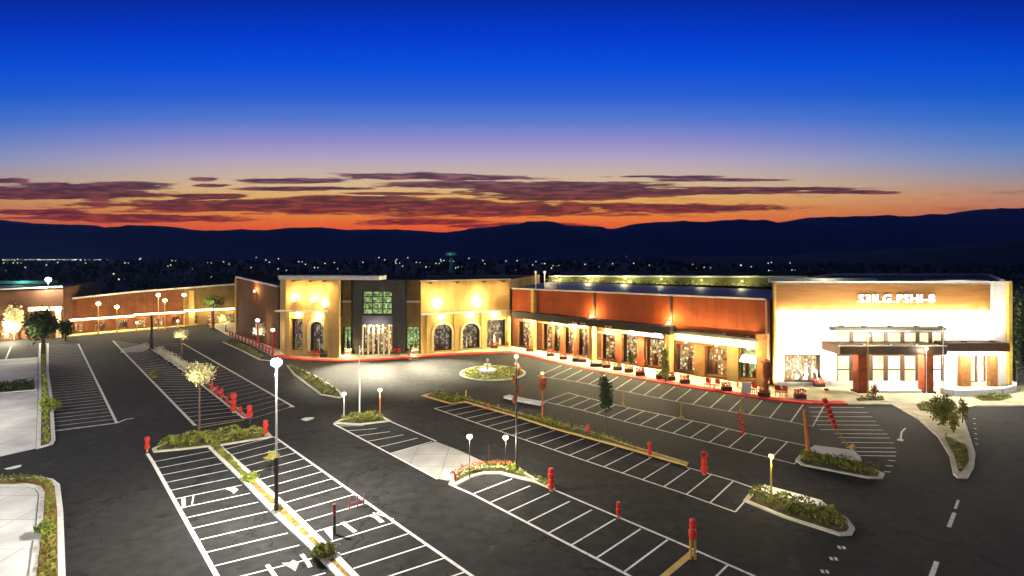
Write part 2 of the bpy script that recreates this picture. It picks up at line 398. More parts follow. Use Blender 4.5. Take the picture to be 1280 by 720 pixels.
# streaks of cloud low over the hills
v = dz / X.m('MAXIMUM', dy, .02)
cb = N.new('ShaderNodeCombineXYZ'); L.new((u * 6.0 + v * 9.0).o, cb.inputs[0]); L.new((v * 95.0 - u * 1.5).o, cb.inputs[1])
nz = N.new('ShaderNodeTexNoise'); nz.inputs['Scale'].default_value = 1; nz.inputs['Detail'].default_value = 7; nz.inputs['Roughness'].default_value = .62
L.new(cb.outputs[0], nz.inputs['Vector']); nf = X(nz.outputs['Fac'])
cb2 = N.new('ShaderNodeCombineXYZ'); L.new((u * 22.0).o, cb2.inputs[0]); L.new((v * 170.0).o, cb2.inputs[1])
nz2 = N.new('ShaderNodeTexNoise'); nz2.inputs['Scale'].default_value = 1; nz2.inputs['Detail'].default_value = 5
L.new(cb2.outputs[0], nz2.inputs['Vector']); nf2 = X(nz2.outputs['Fac'])
pert = (nf - .5) * 4.2 + (nf2 - .5) * 2.4
CL = [(70, 240, 105, 8), (165, 233, 48, 4.5), (10, 226, 22, 2.5), (365, 226, 48, 2.5), (255, 224, 14, 2), (262, 232, 20, 1.8), (500, 220, 76, 3.6), (590, 222, 70, 2.6), (600, 231, 90, 4),
      (400, 257, 260, 7.5), (268, 246, 42, 3.2), (440, 249, 70, 4), (170, 273, 110, 4), (40, 265, 60, 3), (530, 278, 66, 3), (380, 236, 70, 2),
      (720, 232, 95, 4), (740, 240, 150, 5.5), (650, 240, 50, 4), (830, 221, 50, 1.6), (890, 239, 90, 3.6), (620, 263, 190, 6), (830, 260, 110, 4.4), (700, 248, 90, 2.6),
      (1060, 240, 50, 2), (960, 236, 90, 2), (480, 242, 50, 1.6), (900, 225, 60, 1.6), (215, 258, 60, 2.4), (640, 282, 80, 2.4)]
dens = None
for (cx, cy, hw, hh) in CL:
    a = (u - (cx - 640) / F) / (hw * 1.2 / F); b = (v - (HZ - cy) / F) / (hh * 1.15 / F)
    q = X.m('EXPONENT', X.m('MULTIPLY', a * a * 1.0 + b * b * .8, -1.0))
    dens = q if dens is None else X.m('MAXIMUM', dens, q)
dm = smooth(dens + pert * .46 * X.m('MINIMUM', dens * 3.0, 1.0), .18, .5)
dm = dm * smooth(dy, .1, .3)
ccol = ramp(t, [(ev(290), lin(160, 40, 20)), (ev(268), lin(120, 32, 24)), (ev(252), lin(88, 22, 34)), (ev(236), lin(72, 24, 50)), (ev(215), lin(84, 44, 78))])
ccol2 = ramp(t, [(ev(290), lin(214, 72, 26)), (ev(268), lin(206, 78, 34)), (ev(252), lin(168, 62, 42)), (ev(236), lin(140, 66, 72)), (ev(215), lin(170, 110, 120))])
cloud = mix(smooth(nf2, .42, .66), ccol, ccol2)
wisp = smooth(nf, .5, .72) * smooth(v, .055, .085) * smooth(v, .115, .15, 1, 0) * .38
sky = mix(wisp * smooth(dy, .1, .3), sky, cloud)
sky = mix(dm * .93, sky, cloud)
sky = mix(smooth(dz, -.02, .0, 1, 0), sky, (.004, .006, .01, 1))
L.new(sky.o, bg.inputs['Color']); bg.inputs['Strength'].default_value = 1.0

# ------------------------------------------------------------------ terrain
mb = MB(); mb.sheet([(-16000, -300), (16000, -300), (16000, 10700), (-16000, 10700)], -.05); struct('ground', mb, 'ground')
def hills(name, prof, Y0, Y1, Y2, m, amp, nx=260, ny=14):
    mb = MB(); vs = []; fs = []
    pxs = [p[0] for p in prof]
    for j in range(ny + 1):
        s = j / ny
        Yj = Y0 + (Y1 - Y0) * (s / .7) if s <= .7 else Y1 + (Y2 - Y1) * ((s - .7) / .3)
        for i in range(nx + 1):
            px = pxs[0] + (pxs[-1] - pxs[0]) * i / nx
            k = max(q for q in range(len(prof) - 1) if prof[q][0] <= px + 1e-6)
            a, b = prof[k], prof[k + 1]; tt = (px - a[0]) / (b[0] - a[0]); tt = tt * tt * (3 - 2 * tt)
            py = a[1] + (b[1] - a[1]) * tt
            ztop = H + (HZ - py) * Y1 / F
            x = (px - 640) / F * Y1
            n = noise.noise(Vector((x * .0018, Yj * .0011, 3)))+ .5 * noise.noise(Vector((x * .006, Yj * .004, 7)))
            f = math.sin(min(1, s / .7) * math.pi / 2) ** 1.3 if s <= .7 else 1 - .5 * (s - .7) / .3
            z = ztop * f + n * amp * (math.sin(math.pi * min(1, s / .7)) + .12)
            vs.append((x * (.6 + .4 * Yj / Y1), Yj, max(z, -2) if j else -3))
    for j in range(ny):
        for i in range(nx):
            a = j * (nx + 1) + i; fs.append((a, a + 1, a + nx + 2, a + nx + 1))
    mb.add(vs, fs); o = mb.build(name, m, smooth=True); o['kind'] = 'structure'; return o
hills('mountains', [(-700, 262), (-300, 266), (0, 275), (22, 277), (60, 281), (118, 282), (145, 287), (185, 283), (215, 284), (262, 290), (345, 289), (362, 286), (405, 285),
      (440, 288), (500, 288), (512, 290), (562, 291), (600, 286), (640, 282), (685, 279), (720, 284), (762, 286), (800, 280), (860, 278), (930, 276), (962, 280),
      (1010, 273), (1080, 272), (1160, 270), (1220, 263), (1285, 261), (1500, 258), (2000, 270)], 4300, 7600, 10500, 'hill', 55, 420, 20)
hills('near_ridge', [(820, 322), (900, 320), (980, 319), (1060, 316), (1130, 312), (1190, 307), (1235, 303), (1290, 300), (1500, 292), (2000, 300)], 900, 1500, 2200, 'near_hill', 3, 160, 12)

# ------------------------------------------------------------------ car park surface, pavements and islands
mb = MB(); mb.sheet([(-150, 4), (170, 4), (170, 96), (120, 150), (0, 170), (-90, 195), (-220, 175), (-220, 60)], 0); struct('asphalt', mb, 'asphalt')
def lerp(a, b, t): return a + (b - a) * t
def along(pts, s):
    for i in range(len(pts) - 1):
        d = (pts[i + 1] - pts[i]).length
        if s <= d or i == len(pts) - 2: return lerp(pts[i], pts[i + 1], s / d)
        s -= d
def plen(pts): return sum((pts[i + 1] - pts[i]).length for i in range(len(pts) - 1))
def gp(pts): return [G(*p) for p in pts]

front = [(257, 403.5), (284, 419), (316, 432), (341, 446), (379, 450.5), (420, 452.5), (452, 452), (510, 448), (560, 444), (637, 440.5), (680, 450), (730, 461.5),
         (800, 474), (840, 481), (920, 494), (960, 500), (1010, 505), (1060, 506), (1115, 506), (1150, 525), (1175, 547), (1190, 571), (1195, 594), (1199, 598), (1206, 598),
         (1214, 584), (1216, 568), (1208, 541), (1202, 524), (1206, 511), (1216, 508), (1290, 507), (1500, 505)]
fg = gp(front)
mb = MB(); mb.prism(fg + [Vector((170, 150, 0)), Vector((60, 190, 0)), Vector((-80, 200, 0))], -.02, .13); struct('pavement', mb, 'paving')
mb = MB(); mb.strip(fg[17:], .45, 0, .16); struct('kerb', mb, 'kerb')
rp = [p for p in fg[3:18]]
def offset(pts, d):
    out = []
    for i, p in enumerate(pts):
        a = pts[max(0, i - 1)]; b = pts[min(len(pts) - 1, i + 1)]
        t = Vector((b[0] - a[0], b[1] - a[1])).normalized(); out.append(Vector((p[0] - t.y * d, p[1] + t.x * d, 0)))
    return out
mb = MB(); mb.strip(offset(rp, .28), .9, 0, .18); struct('red_kerb', mb, 'red_paint')
mb = MB(); mb.strip(offset(rp, 1.35), .75, .134); struct('red_kerb_paint', mb, 'red_paint')
lf = gp([(-160, 436), (-60, 429), (0, 425), (90, 421), (190, 411.5), (262, 404.5)])
mb = MB(); mb.prism(lf + [Vector((-95, 205, 0)), Vector((-230, 190, 0))], -.02, .11); struct('pavement', mb, 'paving')
mb = MB(); mb.strip(lf, .6, 0, .15); struct('kerb', mb, 'yellow_paint')

def scatter_leaves(mb, poly, z0, z1, n, size, bulge=True):
    xs = [p[0] for p in poly]; ys = [p[1] for p in poly]; k = 0
    def inside(x, y):
        c = False; j = len(poly) - 1
        for i in range(len(poly)):
            if (poly[i][1] > y) != (poly[j][1] > y) and x < (poly[j][0] - poly[i][0]) * (y - poly[i][1]) / (poly[j][1] - poly[i][1]) + poly[i][0]: c = not c
            j = i
        return c
    tries = 0
    while k < n and tries < n * 30:
        tries += 1
        x = R.uniform(min(xs), max(xs)); y = R.uniform(min(ys), max(ys))
        if inside(x, y):
            h = z0 + (z1 - z0) * (.55 + .6 * noise.noise(Vector((x * .9, y * .9, 1))) + .25)
            mb.leaf((x, y, R.uniform(z0, h) if R.random() < .4 else h - R.random() ** 2 * .25), size); k += 1
def area(poly):
    n = len(poly); return abs(sum(poly[i][0] * poly[(i+1) % n][1] - poly[(i+1) % n][0] * poly[i][1] for i in range(n))) / 2
def inset(poly, d):
    n = len(poly); a = sum(poly[i][0] * poly[(i+1) % n][1] - poly[(i+1) % n][0] * poly[i][1] for i in range(n)); s = 1 if a > 0 else -1
    out = []
    for i in range(n):
        p0, p, p1 = (Vector((poly[j % n][0], poly[j % n][1])) for j in (i - 1, i, i + 1))
        e0 = (p - p0).normalized(); e1 = (p1 - p).normalized()
        nn = Vector((-e0.y - e1.y, e0.x + e1.x)) * s
        if nn.length < 1e-4: nn = Vector((-e0.y, e0.x)) * s
        nn.normalize(); c = max(.45, nn.dot(Vector((-e0.y, e0.x)) * s)); q = p + nn * d / c; out.append(Vector((q.x, q.y, 0)))
    return out
def island(pts, hedge=None, label='', soil='soil', leaf='leaf_hedge', kw=.4, h=.75, dens=16, size=.22, kerb='kerb', hl=None, z=.14, stuff=None):
    poly = pts if isinstance(pts[0], Vector) else gp(pts)
    inn = inset(poly, kw)
    mb = MB(); mb.ring(poly, inn, 0, z); struct('kerb', mb, kerb)
    mb = MB(); mb.sheet(inn, z - .03); struct('planting_bed', mb, soil)
    if hedge is not False:
        hp = inset(poly, kw + .12) if hedge is None else gp(hedge)
        mb = MB(); scatter_leaves(mb, hp, z - .02, z + h, int(min(9000, area(hp) * dens * (1 + h))), size)
        o = mb.build('hedge' if h > .45 else 'ground_cover', leaf); tag(o, label, 'hedge' if h > .45 else 'plants', 'hedges on the kerbed islands' if h > .45 else None, None if h > .45 else 'stuff')

# central hedge islands
island([(190, 562), (210, 552), (247, 547), (297, 542), (335, 540.5), (341, 547), (310, 552), (277, 557.5), (262, 559), (225, 563), (192, 566)],
       label='long clipped hedge across the head of the near left parking rows', h=1.0, dens=26)
island([(417, 530), (425, 525.5), (457, 519), (475, 519.5), (489, 527), (450, 531.5)], label='short dark green hedge island with thin pole and two small lanterns', h=.8, dens=24)
island([(358, 457), (375, 461), (400, 473), (425, 490), (430, 497), (424, 498), (400, 494), (385, 483), (367, 469)], label='curved grass strip hedge beside the entrance road, left of the short lantern', h=.6, dens=14)
island([(527, 495), (547, 490.5), (575, 496), (640, 515), (690, 526), (740, 540.5), (790, 558), (861, 579.5), (858, 583), (790, 563.5), (745, 551), (690, 536), (640, 520), (580, 503), (564, 505.5)],
       label='long narrow hedge median behind the middle parking row', h=.6, dens=18, kerb='yellow_paint')
island([(561, 605), (565, 599), (577, 591), (600, 584.5), (627, 583.5), (650, 588), (672, 600), (694, 611), (692, 613.5), (670, 604), (645, 598), (625, 593), (605, 593), (588, 598), (571, 607)],
       label='arched hedge island with orange flowers at the head of the front middle row', h=.7, dens=34, leaf='leaf_lime', kerb='kerb')
island([(929, 627), (942, 612), (955, 609.5), (1030, 630), (1040, 638), (1060, 650), (1069, 662), (1065, 669.5), (1050, 670.5), (980, 648)],
       hedge=[(936, 625), (943, 617.5), (985, 628), (1035, 641), (1060, 658), (1050, 664), (985, 644)], label='hedge on the nearest right island in front of its white slab', h=.9, dens=45, size=.16)
island([(994, 576), (1007, 562), (1020, 559), (1067, 565), (1076, 573), (1078, 581), (1106, 593), (1103, 599), (1085, 598.5), (1002, 582)],
       hedge=[(999, 576), (1004, 570.5), (1075, 583.5), (1100, 594), (1085, 595.5), (1005, 579.5)], label='hedge on the far right island in front of its white slab', h=.9, dens=40, size=.18)
for nm, pts in (('nearest', [(945, 617), (955, 611), (1027, 631), (1036, 641), (1030, 640.5), (985, 629)]), ('far', [(1007, 570), (1018, 561), (1066, 567), (1074, 574), (1075, 582)])):
    mb = MB(); mb.prism(gp(pts), .1, .42); o = mb.build('concrete_slab', 'pale_concrete'); tag(o, 'white raised concrete slab on the %s right-hand island' % nm, 'slab', 'white slabs on the islands')
# left margin hedges
island([(49, 430), (61, 430), (61, 465), (66, 500), (69.5, 550), (66, 556), (45, 562), (48, 490), (48, 447)], label='lime ground cover strip beside the white left-hand bays', leaf='leaf_lime', h=.6, dens=16, kerb='white_paint', soil='soil')
island([(-60, 604), (0, 600), (50, 597), (66, 600), (75, 607), (79, 640), (82, 722), (86, 800), (30, 800), (36, 722), (46, 652), (49, 618), (44, 611), (30, 608), (0, 609), (-60, 613)],
       label='low bushy hedge bed turning the corner at the bottom left', soil='mulch', leaf='leaf_hedge', h=.5, dens=22, size=.2, kerb='white_paint')
island([(-60, 485), (0, 481), (47, 476), (47, 488), (0, 492), (-60, 496)], label='dark hedge between the two white left-hand bays', leaf='leaf_dark', h=.7, dens=14)
mb = MB()
for pts in ([(-120, 480), (-120, 455), (8, 449), (47, 446.5), (47, 475), (0, 480.5)], [(-120, 502), (0, 492.5), (47.5, 488.5), (44.5, 561), (0, 571), (-120, 592)],
            [(-120, 616), (0, 609.5), (30, 608.5), (43, 611.5), (48, 618), (45, 652), (35.5, 722), (28, 800), (-160, 800)]):
    mb.sheet(gp(pts), .03)
struct('concrete_pads', mb, 'pale_concrete')
# long median between the two near left rows
Lc = gp([(260, 560), (302, 602), (340, 642), (387, 687), (419, 720), (470, 775)]); Rc = gp([(276, 557.5), (317, 594), (365, 638), (400, 672), (447, 720), (500, 775)])
med = Lc + Rc[::-1]; mb = MB(); mb.ring(med, inset(med, .42), 0, .14); struct('kerb', mb, 'white_paint')
mb = MB(); mb.sheet(inset(med, .42), .1); struct('planting_bed', mb, 'mulch')
mb = MB()
for (a, b) in (((334, 634), (352, 631)), ((366, 664), (377, 660)), ((378, 676), (390, 671)), ((410, 700), (425, 694))):
    mb.strip([G(*a), G(*b)], .35, .10, .16)
struct('kerb', mb, 'white_paint')
mb = MB(); scatter_leaves(mb, [Lc[0] * .5 + Rc[0] * .5 + Vector((-.5, 0, 0)), Lc[0] * .5 + Rc[0] * .5 + Vector((.5, 0, 0)), G(312, 600), G(303, 597)], .1, .5, 1400, .15)
tag(mb.build('ground_cover', 'leaf_hedge'), 'green ground cover filling the far end of the near median', 'plants', None, 'stuff')
# narrow strip between the two far left rows
sl = gp([(178, 430), (200, 444), (222, 459), (262, 490), (303, 523)]); sr = gp([(184, 430), (208, 444), (232, 458), (272, 488), (311, 523)])
island(sl + sr[::-1], label='thin pale flowering strip between the far left parking rows', leaf='leaf_pale', h=.55, dens=8, kw=.25, kerb='kerb')
mb = MB(); pp = gp([(197, 441), (205, 446), (218, 454), (232, 463)])
for k in range(1500): q = along(pp, plen(pp) * R.random()); mb.leaf((q.x + R.gauss(0, .45), q.y + R.gauss(0, .45), R.uniform(.2, 1.5)), .2)
tag(mb.build('flowering_hedge', 'petal_white'), 'white flowering hedge on the far end of the far left strip', 'hedge')
# oval planted island in front of the arcades
c = G(616, 466.5); el_ = [Vector((c.x + 6.2 * math.cos(a), c.y + 6.6 * math.sin(a), 0)) for a in [2 * math.pi * i / 36 for i in range(36)]]
island(el_, label='round lawn island with low planting in front of the arcade', leaf='leaf_lime', soil='leaf_hedge', h=.25, dens=6, kerb='kerb')
fx = thing('fountain', 'small white tiered fountain at the centre of the round lawn island', 'fountain', (c.x - 1, c.y, .1))
mb = MB(); mb.tube([(c.x-1, c.y, .1), (c.x-1, c.y, .5), (c.x-1, c.y, .7)], [1.5, 1.6, 1.7], 20); mb.build('basin', 'pale_concrete', fx)
mb = MB(); mb.tube([(c.x-1, c.y, .5), (c.x-1, c.y, 1.6), (c.x-1, c.y, 2.4)], [.3, .15, .12], 10); mb.tube([(c.x-1, c.y, 1.5), (c.x-1, c.y, 1.7)], [.15, .7], 14); mb.ball((c.x-1, c.y, 2.5), .25, .25, .3); mb.build('pedestal', 'pale_concrete', fx)
# grass bed left of the anchor store's tip and the small lawns by its entrance
def bed(pts, label, leaf='leaf_lime', h=.45, dens=22, z=.13, size=.2):
    poly = gp(pts); mb = MB(); mb.prism(poly, z, z + .05); struct('planting_bed', mb, 'soil')
    mb = MB(); scatter_leaves(mb, inset(poly, .1), z + .04, z + h, int(area(poly) * dens), size); tag(mb.build('ground_cover', leaf), label, 'plants', None, 'stuff')
bed([(1181, 547), (1196, 556), (1209, 562), (1211, 577), (1202, 591), (1198, 590), (1192, 568)], 'green planting filling the pointed tip of the right kerb', 'leaf_hedge', .6, 34)
bed([(1145, 507), (1170, 503), (1192, 504), (1198, 512), (1172, 517), (1150, 514)], 'lime lawn patch on the paving before the store entrance', dens=14)
bed([(1218, 498), (1236, 494.5), (1262, 495.5), (1266, 498), (1250, 502), (1228, 502)], 'narrow lime bed on the paving at the right of the entrance', dens=14)
bed([(1070, 499), (1104, 498.5), (1106, 501), (1072, 502)], 'thin yellow green bed at the foot of the left entrance pillar', 'leaf_yellow', dens=20)
bed([(282, 428), (301, 436), (325, 448), (331, 445), (316, 436), (292, 425)], 'dark grass verge between the road and the red fence', 'leaf_hedge', .4, 8, .02)
mb = MB(); mb.strip(gp([(279, 428), (301, 438), (325, 450), (345, 452)]), .35, 0, .13); struct('kerb', mb, 'kerb')
# pale concrete patches in the lot
mb = MB(); mb.sheet(gp([(487, 567), (545, 598), (560, 601), (583, 593), (612, 584), (606, 578), (576, 564), (545, 552)]), .012); struct('concrete_pad', mb, 'concrete')
mb = MB(); mb.sheet(gp([(152, 436), (180, 430), (188, 436), (178, 440), (150, 441)]), .012); struct('concrete_pad', mb, 'concrete')
wl = MB(); wl.strip(gp([(633, 497), (655, 502), (678, 506)]), 1.3, 0, .35); tag(wl.build('low_wall', 'pale_concrete'), 'low white concrete bar lying in the lot left of the small tree', 'wall')

# ------------------------------------------------------------------ painted parking lines
LW = .14
def row(A, B, n=None, step=2.4, edgeA=True, edgeB=True, wA=.2, m='white_paint', w=LW, skip=()):
    """stall lines between two edges traced on the ground"""
    A = gp(A); B = gp(B); n = n or max(2, round(plen(A) / step)); mb = MB()
    for i in range(n + 1):
        if i in skip: continue
        a = along(A, plen(A) * i / n); b = along(B, plen(B) * i / n); mb.strip([a, b], w, .006)
    if edgeA: mb.strip(A, wA, .010)
    if edgeB: mb.strip(B, wA, .010)
    struct('parking_lines', mb, m)
row([(191, 577.5), (266, 711), (330, 825)], [(262.5, 564), (367, 674), (470, 783)], n=16, edgeB=False, edgeA=False, w=.15)
mb = MB(); mb.strip(gp([(184, 567), (191, 577.5), (266, 711), (330, 825)]), .32, .010); struct('parking_lines', mb, 'white_paint')
row([(343, 546), (505, 661), (600, 727), (640, 755)], [(280, 562), (425, 695), (500, 765), (530, 795)], n=18, edgeB=False, wA=.26, w=.15)
row([(422, 532.5), (487, 567)], [(455, 532), (540, 552)], n=5, edgeB=False, w=.15, wA=.22)
mb = MB(); mb.strip(gp([(417, 530), (547, 599)]), .22, .022); mb.strip(gp([(488, 527), (545, 551.5)]), .2, .022); struct('parking_lines', mb, 'white_paint')
row([(543, 510.5), (645, 546), (720, 572), (852, 616), (919, 640)], [(583, 503), (640, 520.5), (690, 537), (745, 552), (858, 584), (945, 611)], n=19, edgeB=False, wA=.2)
mb = MB(); mb.strip(gp([(858, 584), (915, 600.5), (945, 611)]), .2, .010); struct('parking_lines', mb, 'white_paint')
row([(591, 617.5), (715, 682), (780, 715), (859, 756)], [(640, 598.5), (834, 674), (911, 705)], n=9, edgeA=False, edgeB=False, w=.16)
mb = MB(); mb.strip(gp([(561, 605), (591, 618), (715, 682.5), (787, 720), (860, 757)]), .26, .010); mb.strip(gp([(693, 612.5), (840, 675), (947, 722), (1040, 762)]), .24, .010); struct('parking_lines', mb, 'white_paint')
row([(680, 502), (725, 512), (777, 526), (835, 540), (910, 559), (993, 580)], [(710, 491), (745, 500), (787, 510), (840, 521), (885, 530), (935, 542), (1012, 558)], n=15)
row([(672, 470), (720, 477), (770, 487), (820, 497), (865, 505.5), (910, 514), (960, 522), (1016, 533)], [(702, 457), (740, 465), (800, 475.5), (840, 482.5), (920, 495.5), (960, 501.5), (1000, 505.5), (1030, 507.5)], n=17, edgeB=False, m='worn_paint', w=.17)
# left blocks
row([(68, 538), (60.5, 432)], [(146, 528.5), (98, 430)], step=2.3, edgeA=False, m='worn_paint', w=.2)
mb = MB(); mb.strip(gp([(68, 539), (146, 529)]), .2, .014); mb.strip(gp([(146, 529), (158, 524), (167, 523)]), .3, .014); mb.strip(gp([(98, 430), (146, 529)]), .3, .014)
mb.strip(gp([(141, 426), (244, 532)]), .36, .014); mb.strip(gp([(228, 429), (366, 508)]), .36, .014); mb.strip(gp([(366, 508), (364, 509)]), .8, .018); mb.strip(gp([(0, 466), (14, 433)]), .3, .014); struct('parking_lines', mb, 'white_paint')
row([(244, 532), (141, 426)], [(304, 523.5), (178, 431)], step=2.6, edgeA=False, edgeB=False, m='worn_paint', w=.2)
row([(312, 524), (186, 432)], [(366, 508), (228, 429)], step=2.8, edgeA=False, edgeB=False, m='asphalt_worn' if 'asphalt_worn' in M else 'worn_paint', w=.14)
mb = MB(); mb.strip(gp([(249, 534.5), (306, 525)]), .28, .018); mb.strip(gp([(828, 722), (867, 689)]), .45, .016); struct('parking_lines', mb, 'yellow_paint')
# fan of end bays before the anchor store
ends = [(509, 1011, 1080), (515, 1013, 1085), (520.5, 1015, 1090), (526, 1018, 1095), (531, 1021, 1099), (537, 1025, 1104), (542, 1044, 1109), (547, 1048, 1112), (553, 1052, 1117),
        (559.5, 1058, 1119), (564.5, 1064, 1120), (569.5, 1070, 1120), (575.5, 1110, 1119), (582, 1107, 1116), (589.5, 1105, 1113)]
mb = MB()
for i, (y, a, b) in enumerate(ends): mb.strip(gp([(a, y), (b, y + .6)]), .16 if i < 10 else .2, .008)
for i in range(6): mb.strip(gp([(1216 + i * .6, 523 + i * 6.3), (1219.5 + i * .6, 523.6 + i * 6.3)]), .28, .142 if False else .008)
mb.strip(gp([(1186, 659), (1193, 641)]), .28, .008); mb.strip(gp([(1194, 636), (1198, 625)]), .2, .008); mb.strip(gp([(1163, 724), (1171, 702)]), .3, .008)
for (x, y) in ((1052, 684), (1042, 698), (1031, 714)): mb.strip(gp([(x - 5, y), (x - 1, y + .6)]), .45, .008); mb.strip(gp([(x + 1, y + .4), (x + 5, y + 1)]), .45, .008)
mb.strip(gp([(1125.5, 551), (1127, 540), (1132, 535)]), .2, .008); mb.strip(gp([(1124.3, 551), (1126.8, 549)]), .6, .012)
struct('road_markings', mb, 'white_paint')
# arrows and bay symbols
def poly_mark(mb, pts, z=.012): mb.sheet(gp(pts), z)
mb = MB()
poly_mark(mb, [(376, 524), (382, 522), (393, 521.5), (391, 524), (383, 526.5), (379, 525.5)])
poly_mark(mb, [(5, 586), (16, 583), (27, 581), (26, 583.5), (16, 586.5), (8, 587)])
poly_mark(mb, [(281, 611), (289, 610), (292, 608), (298, 612), (292, 617.5), (289, 614)])
poly_mark(mb, [(352, 704), (362, 703.5), (366, 700), (374, 703), (369, 714), (364, 710.5)])
mb.strip(gp([(334, 706), (345, 722)]), .3, .012); mb.strip(gp([(377, 693), (384, 702), (388, 709)]), .3, .012)
mb.strip(gp([(229, 622), (230, 635)]), .3, .012); mb.strip(gp([(242, 619), (240, 631)]), .12, .012); mb.strip(gp([(229, 622), (242, 619)]), .12, .014)
poly_mark(mb, [(405, 663), (415, 660), (416, 676)]); mb.strip(gp([(428, 653), (444, 665)]), .35, .012)
mb.strip(gp([(463, 644), (470, 646), (478, 653)]), .4, .012); mb.strip(gp([(466, 641), (492, 649)]), .14, .014)
struct('bay_symbols', mb, 'white_paint')

# ------------------------------------------------------------------ buildings
class Fac:
    """a facade plane from ground point a to ground point b, seen from the car park"""
    def __init__(s, a, b, d=0):
        s.a = Vector((a[0], a[1], 0)); s.b = Vector((b[0], b[1], 0)); s.u = (s.b - s.a).normalized(); s.n = Vector((s.u.y, -s.u.x, 0)); s.L = (s.b - s.a).length
        s.rz = math.atan2(s.u.y, s.u.x)
    def uu(s, px, d=0):
        k = (px - 640) / F; a = s.a + s.n * d   # a.x+u*ux = k*(a.y+u*uy)
        return (k * a.y - a.x) / (s.u.x - k * s.u.y)
    def z(s, px, py, d=0):
        p = s.a + s.n * d + s.u * s.uu(px, d); return H - (py - HZ) * p.y / F
    def at(s, u, z, d=0): p = s.a + s.u * u + s.n * d; return Vector((p.x, p.y, z))
    def rect(s, x0, x1, y0, y1, d=0):   # u0,u1,z0,z1 of a traced rectangle
        xm = (x0 + x1) / 2; return (s.uu(x0, d), s.uu(x1, d), max(.13, s.z(xm, y1, d)), s.z(xm, y0, d))
    def wall(s, mb, z0, za, zb, openings=(), depth=.6, u0=0, u1=None):
        u1 = s.L if u1 is None else u1
        us = sorted({u0, u1, *[o[0] for o in openings], *[o[1] for o in openings]}); 
        zs = sorted({z0, *[o[2] for o in openings], *[o[3] for o in openings]}); ztop = max(zs) + .001
        top = lambda u: za + (zb - za) * (u - u0) / (u1 - u0)
        for i in range(len(us) - 1):
            um = (us[i] + us[i + 1]) / 2
            for j in range(len(zs)):
                za_, zb_ = zs[j], (zs[j + 1] if j + 1 < len(zs) else None)
                if zb_ is not None and any(o[0] < um < o[1] and o[2] < (za_ + zb_) / 2 < o[3] for o in openings): continue
                t0 = zb_ if zb_ is not None else top(us[i]); t1 = zb_ if zb_ is not None else top(us[i + 1])
                mb.add([s.at(us[i], za_), s.at(us[i + 1], za_), s.at(us[i + 1], t1), s.at(us[i], t0)], [(0, 1, 2, 3)])
        for (a, b, c, d) in [o[:4] for o in openings]:
            D = -depth
            mb.add([s.at(a, c), s.at(a, d), s.at(a, d, D), s.at(a, c, D), s.at(b, c), s.at(b, d), s.at(b, d, D), s.at(b, c, D)],
                   [(0, 1, 2, 3), (4, 7, 6, 5), (1, 5, 6, 2), (0, 3, 7, 4)])
    def box(s, mb, u0, u1, z0, z1, d0, d1):
        c = s.at((u0 + u1) / 2, (z0 + z1) / 2, (d0 + d1) / 2); mb.box(c, (abs(u1 - u0), abs(d1 - d0), z1 - z0), s.rz)
def shell(mb, fac, back_a, back_b, za, zb, zr, z0=.0):
    """side and rear walls"""
    a0, b0 = fac.a, fac.b
    mb.add([(a0.x, a0.y, z0), (a0.x, a0.y, za), (back_a.x, back_a.y, za), (back_a.x, back_a.y, z0),
            (b0.x, b0.y, z0), (b0.x, b0.y, zb), (back_b.x, back_b.y, zb), (back_b.x, back_b.y, z0)],
           [(0, 3, 2, 1), (4, 5, 6, 7), (3, 7, 6, 2)])
def roofing(mb, fac, back_a, back_b, z):
    mb.add([(fac.a.x, fac.a.y, z), (fac.b.x, fac.b.y, z), (back_b.x, back_b.y, z), (back_a.x, back_a.y, z)], [(0, 1, 2, 3)])
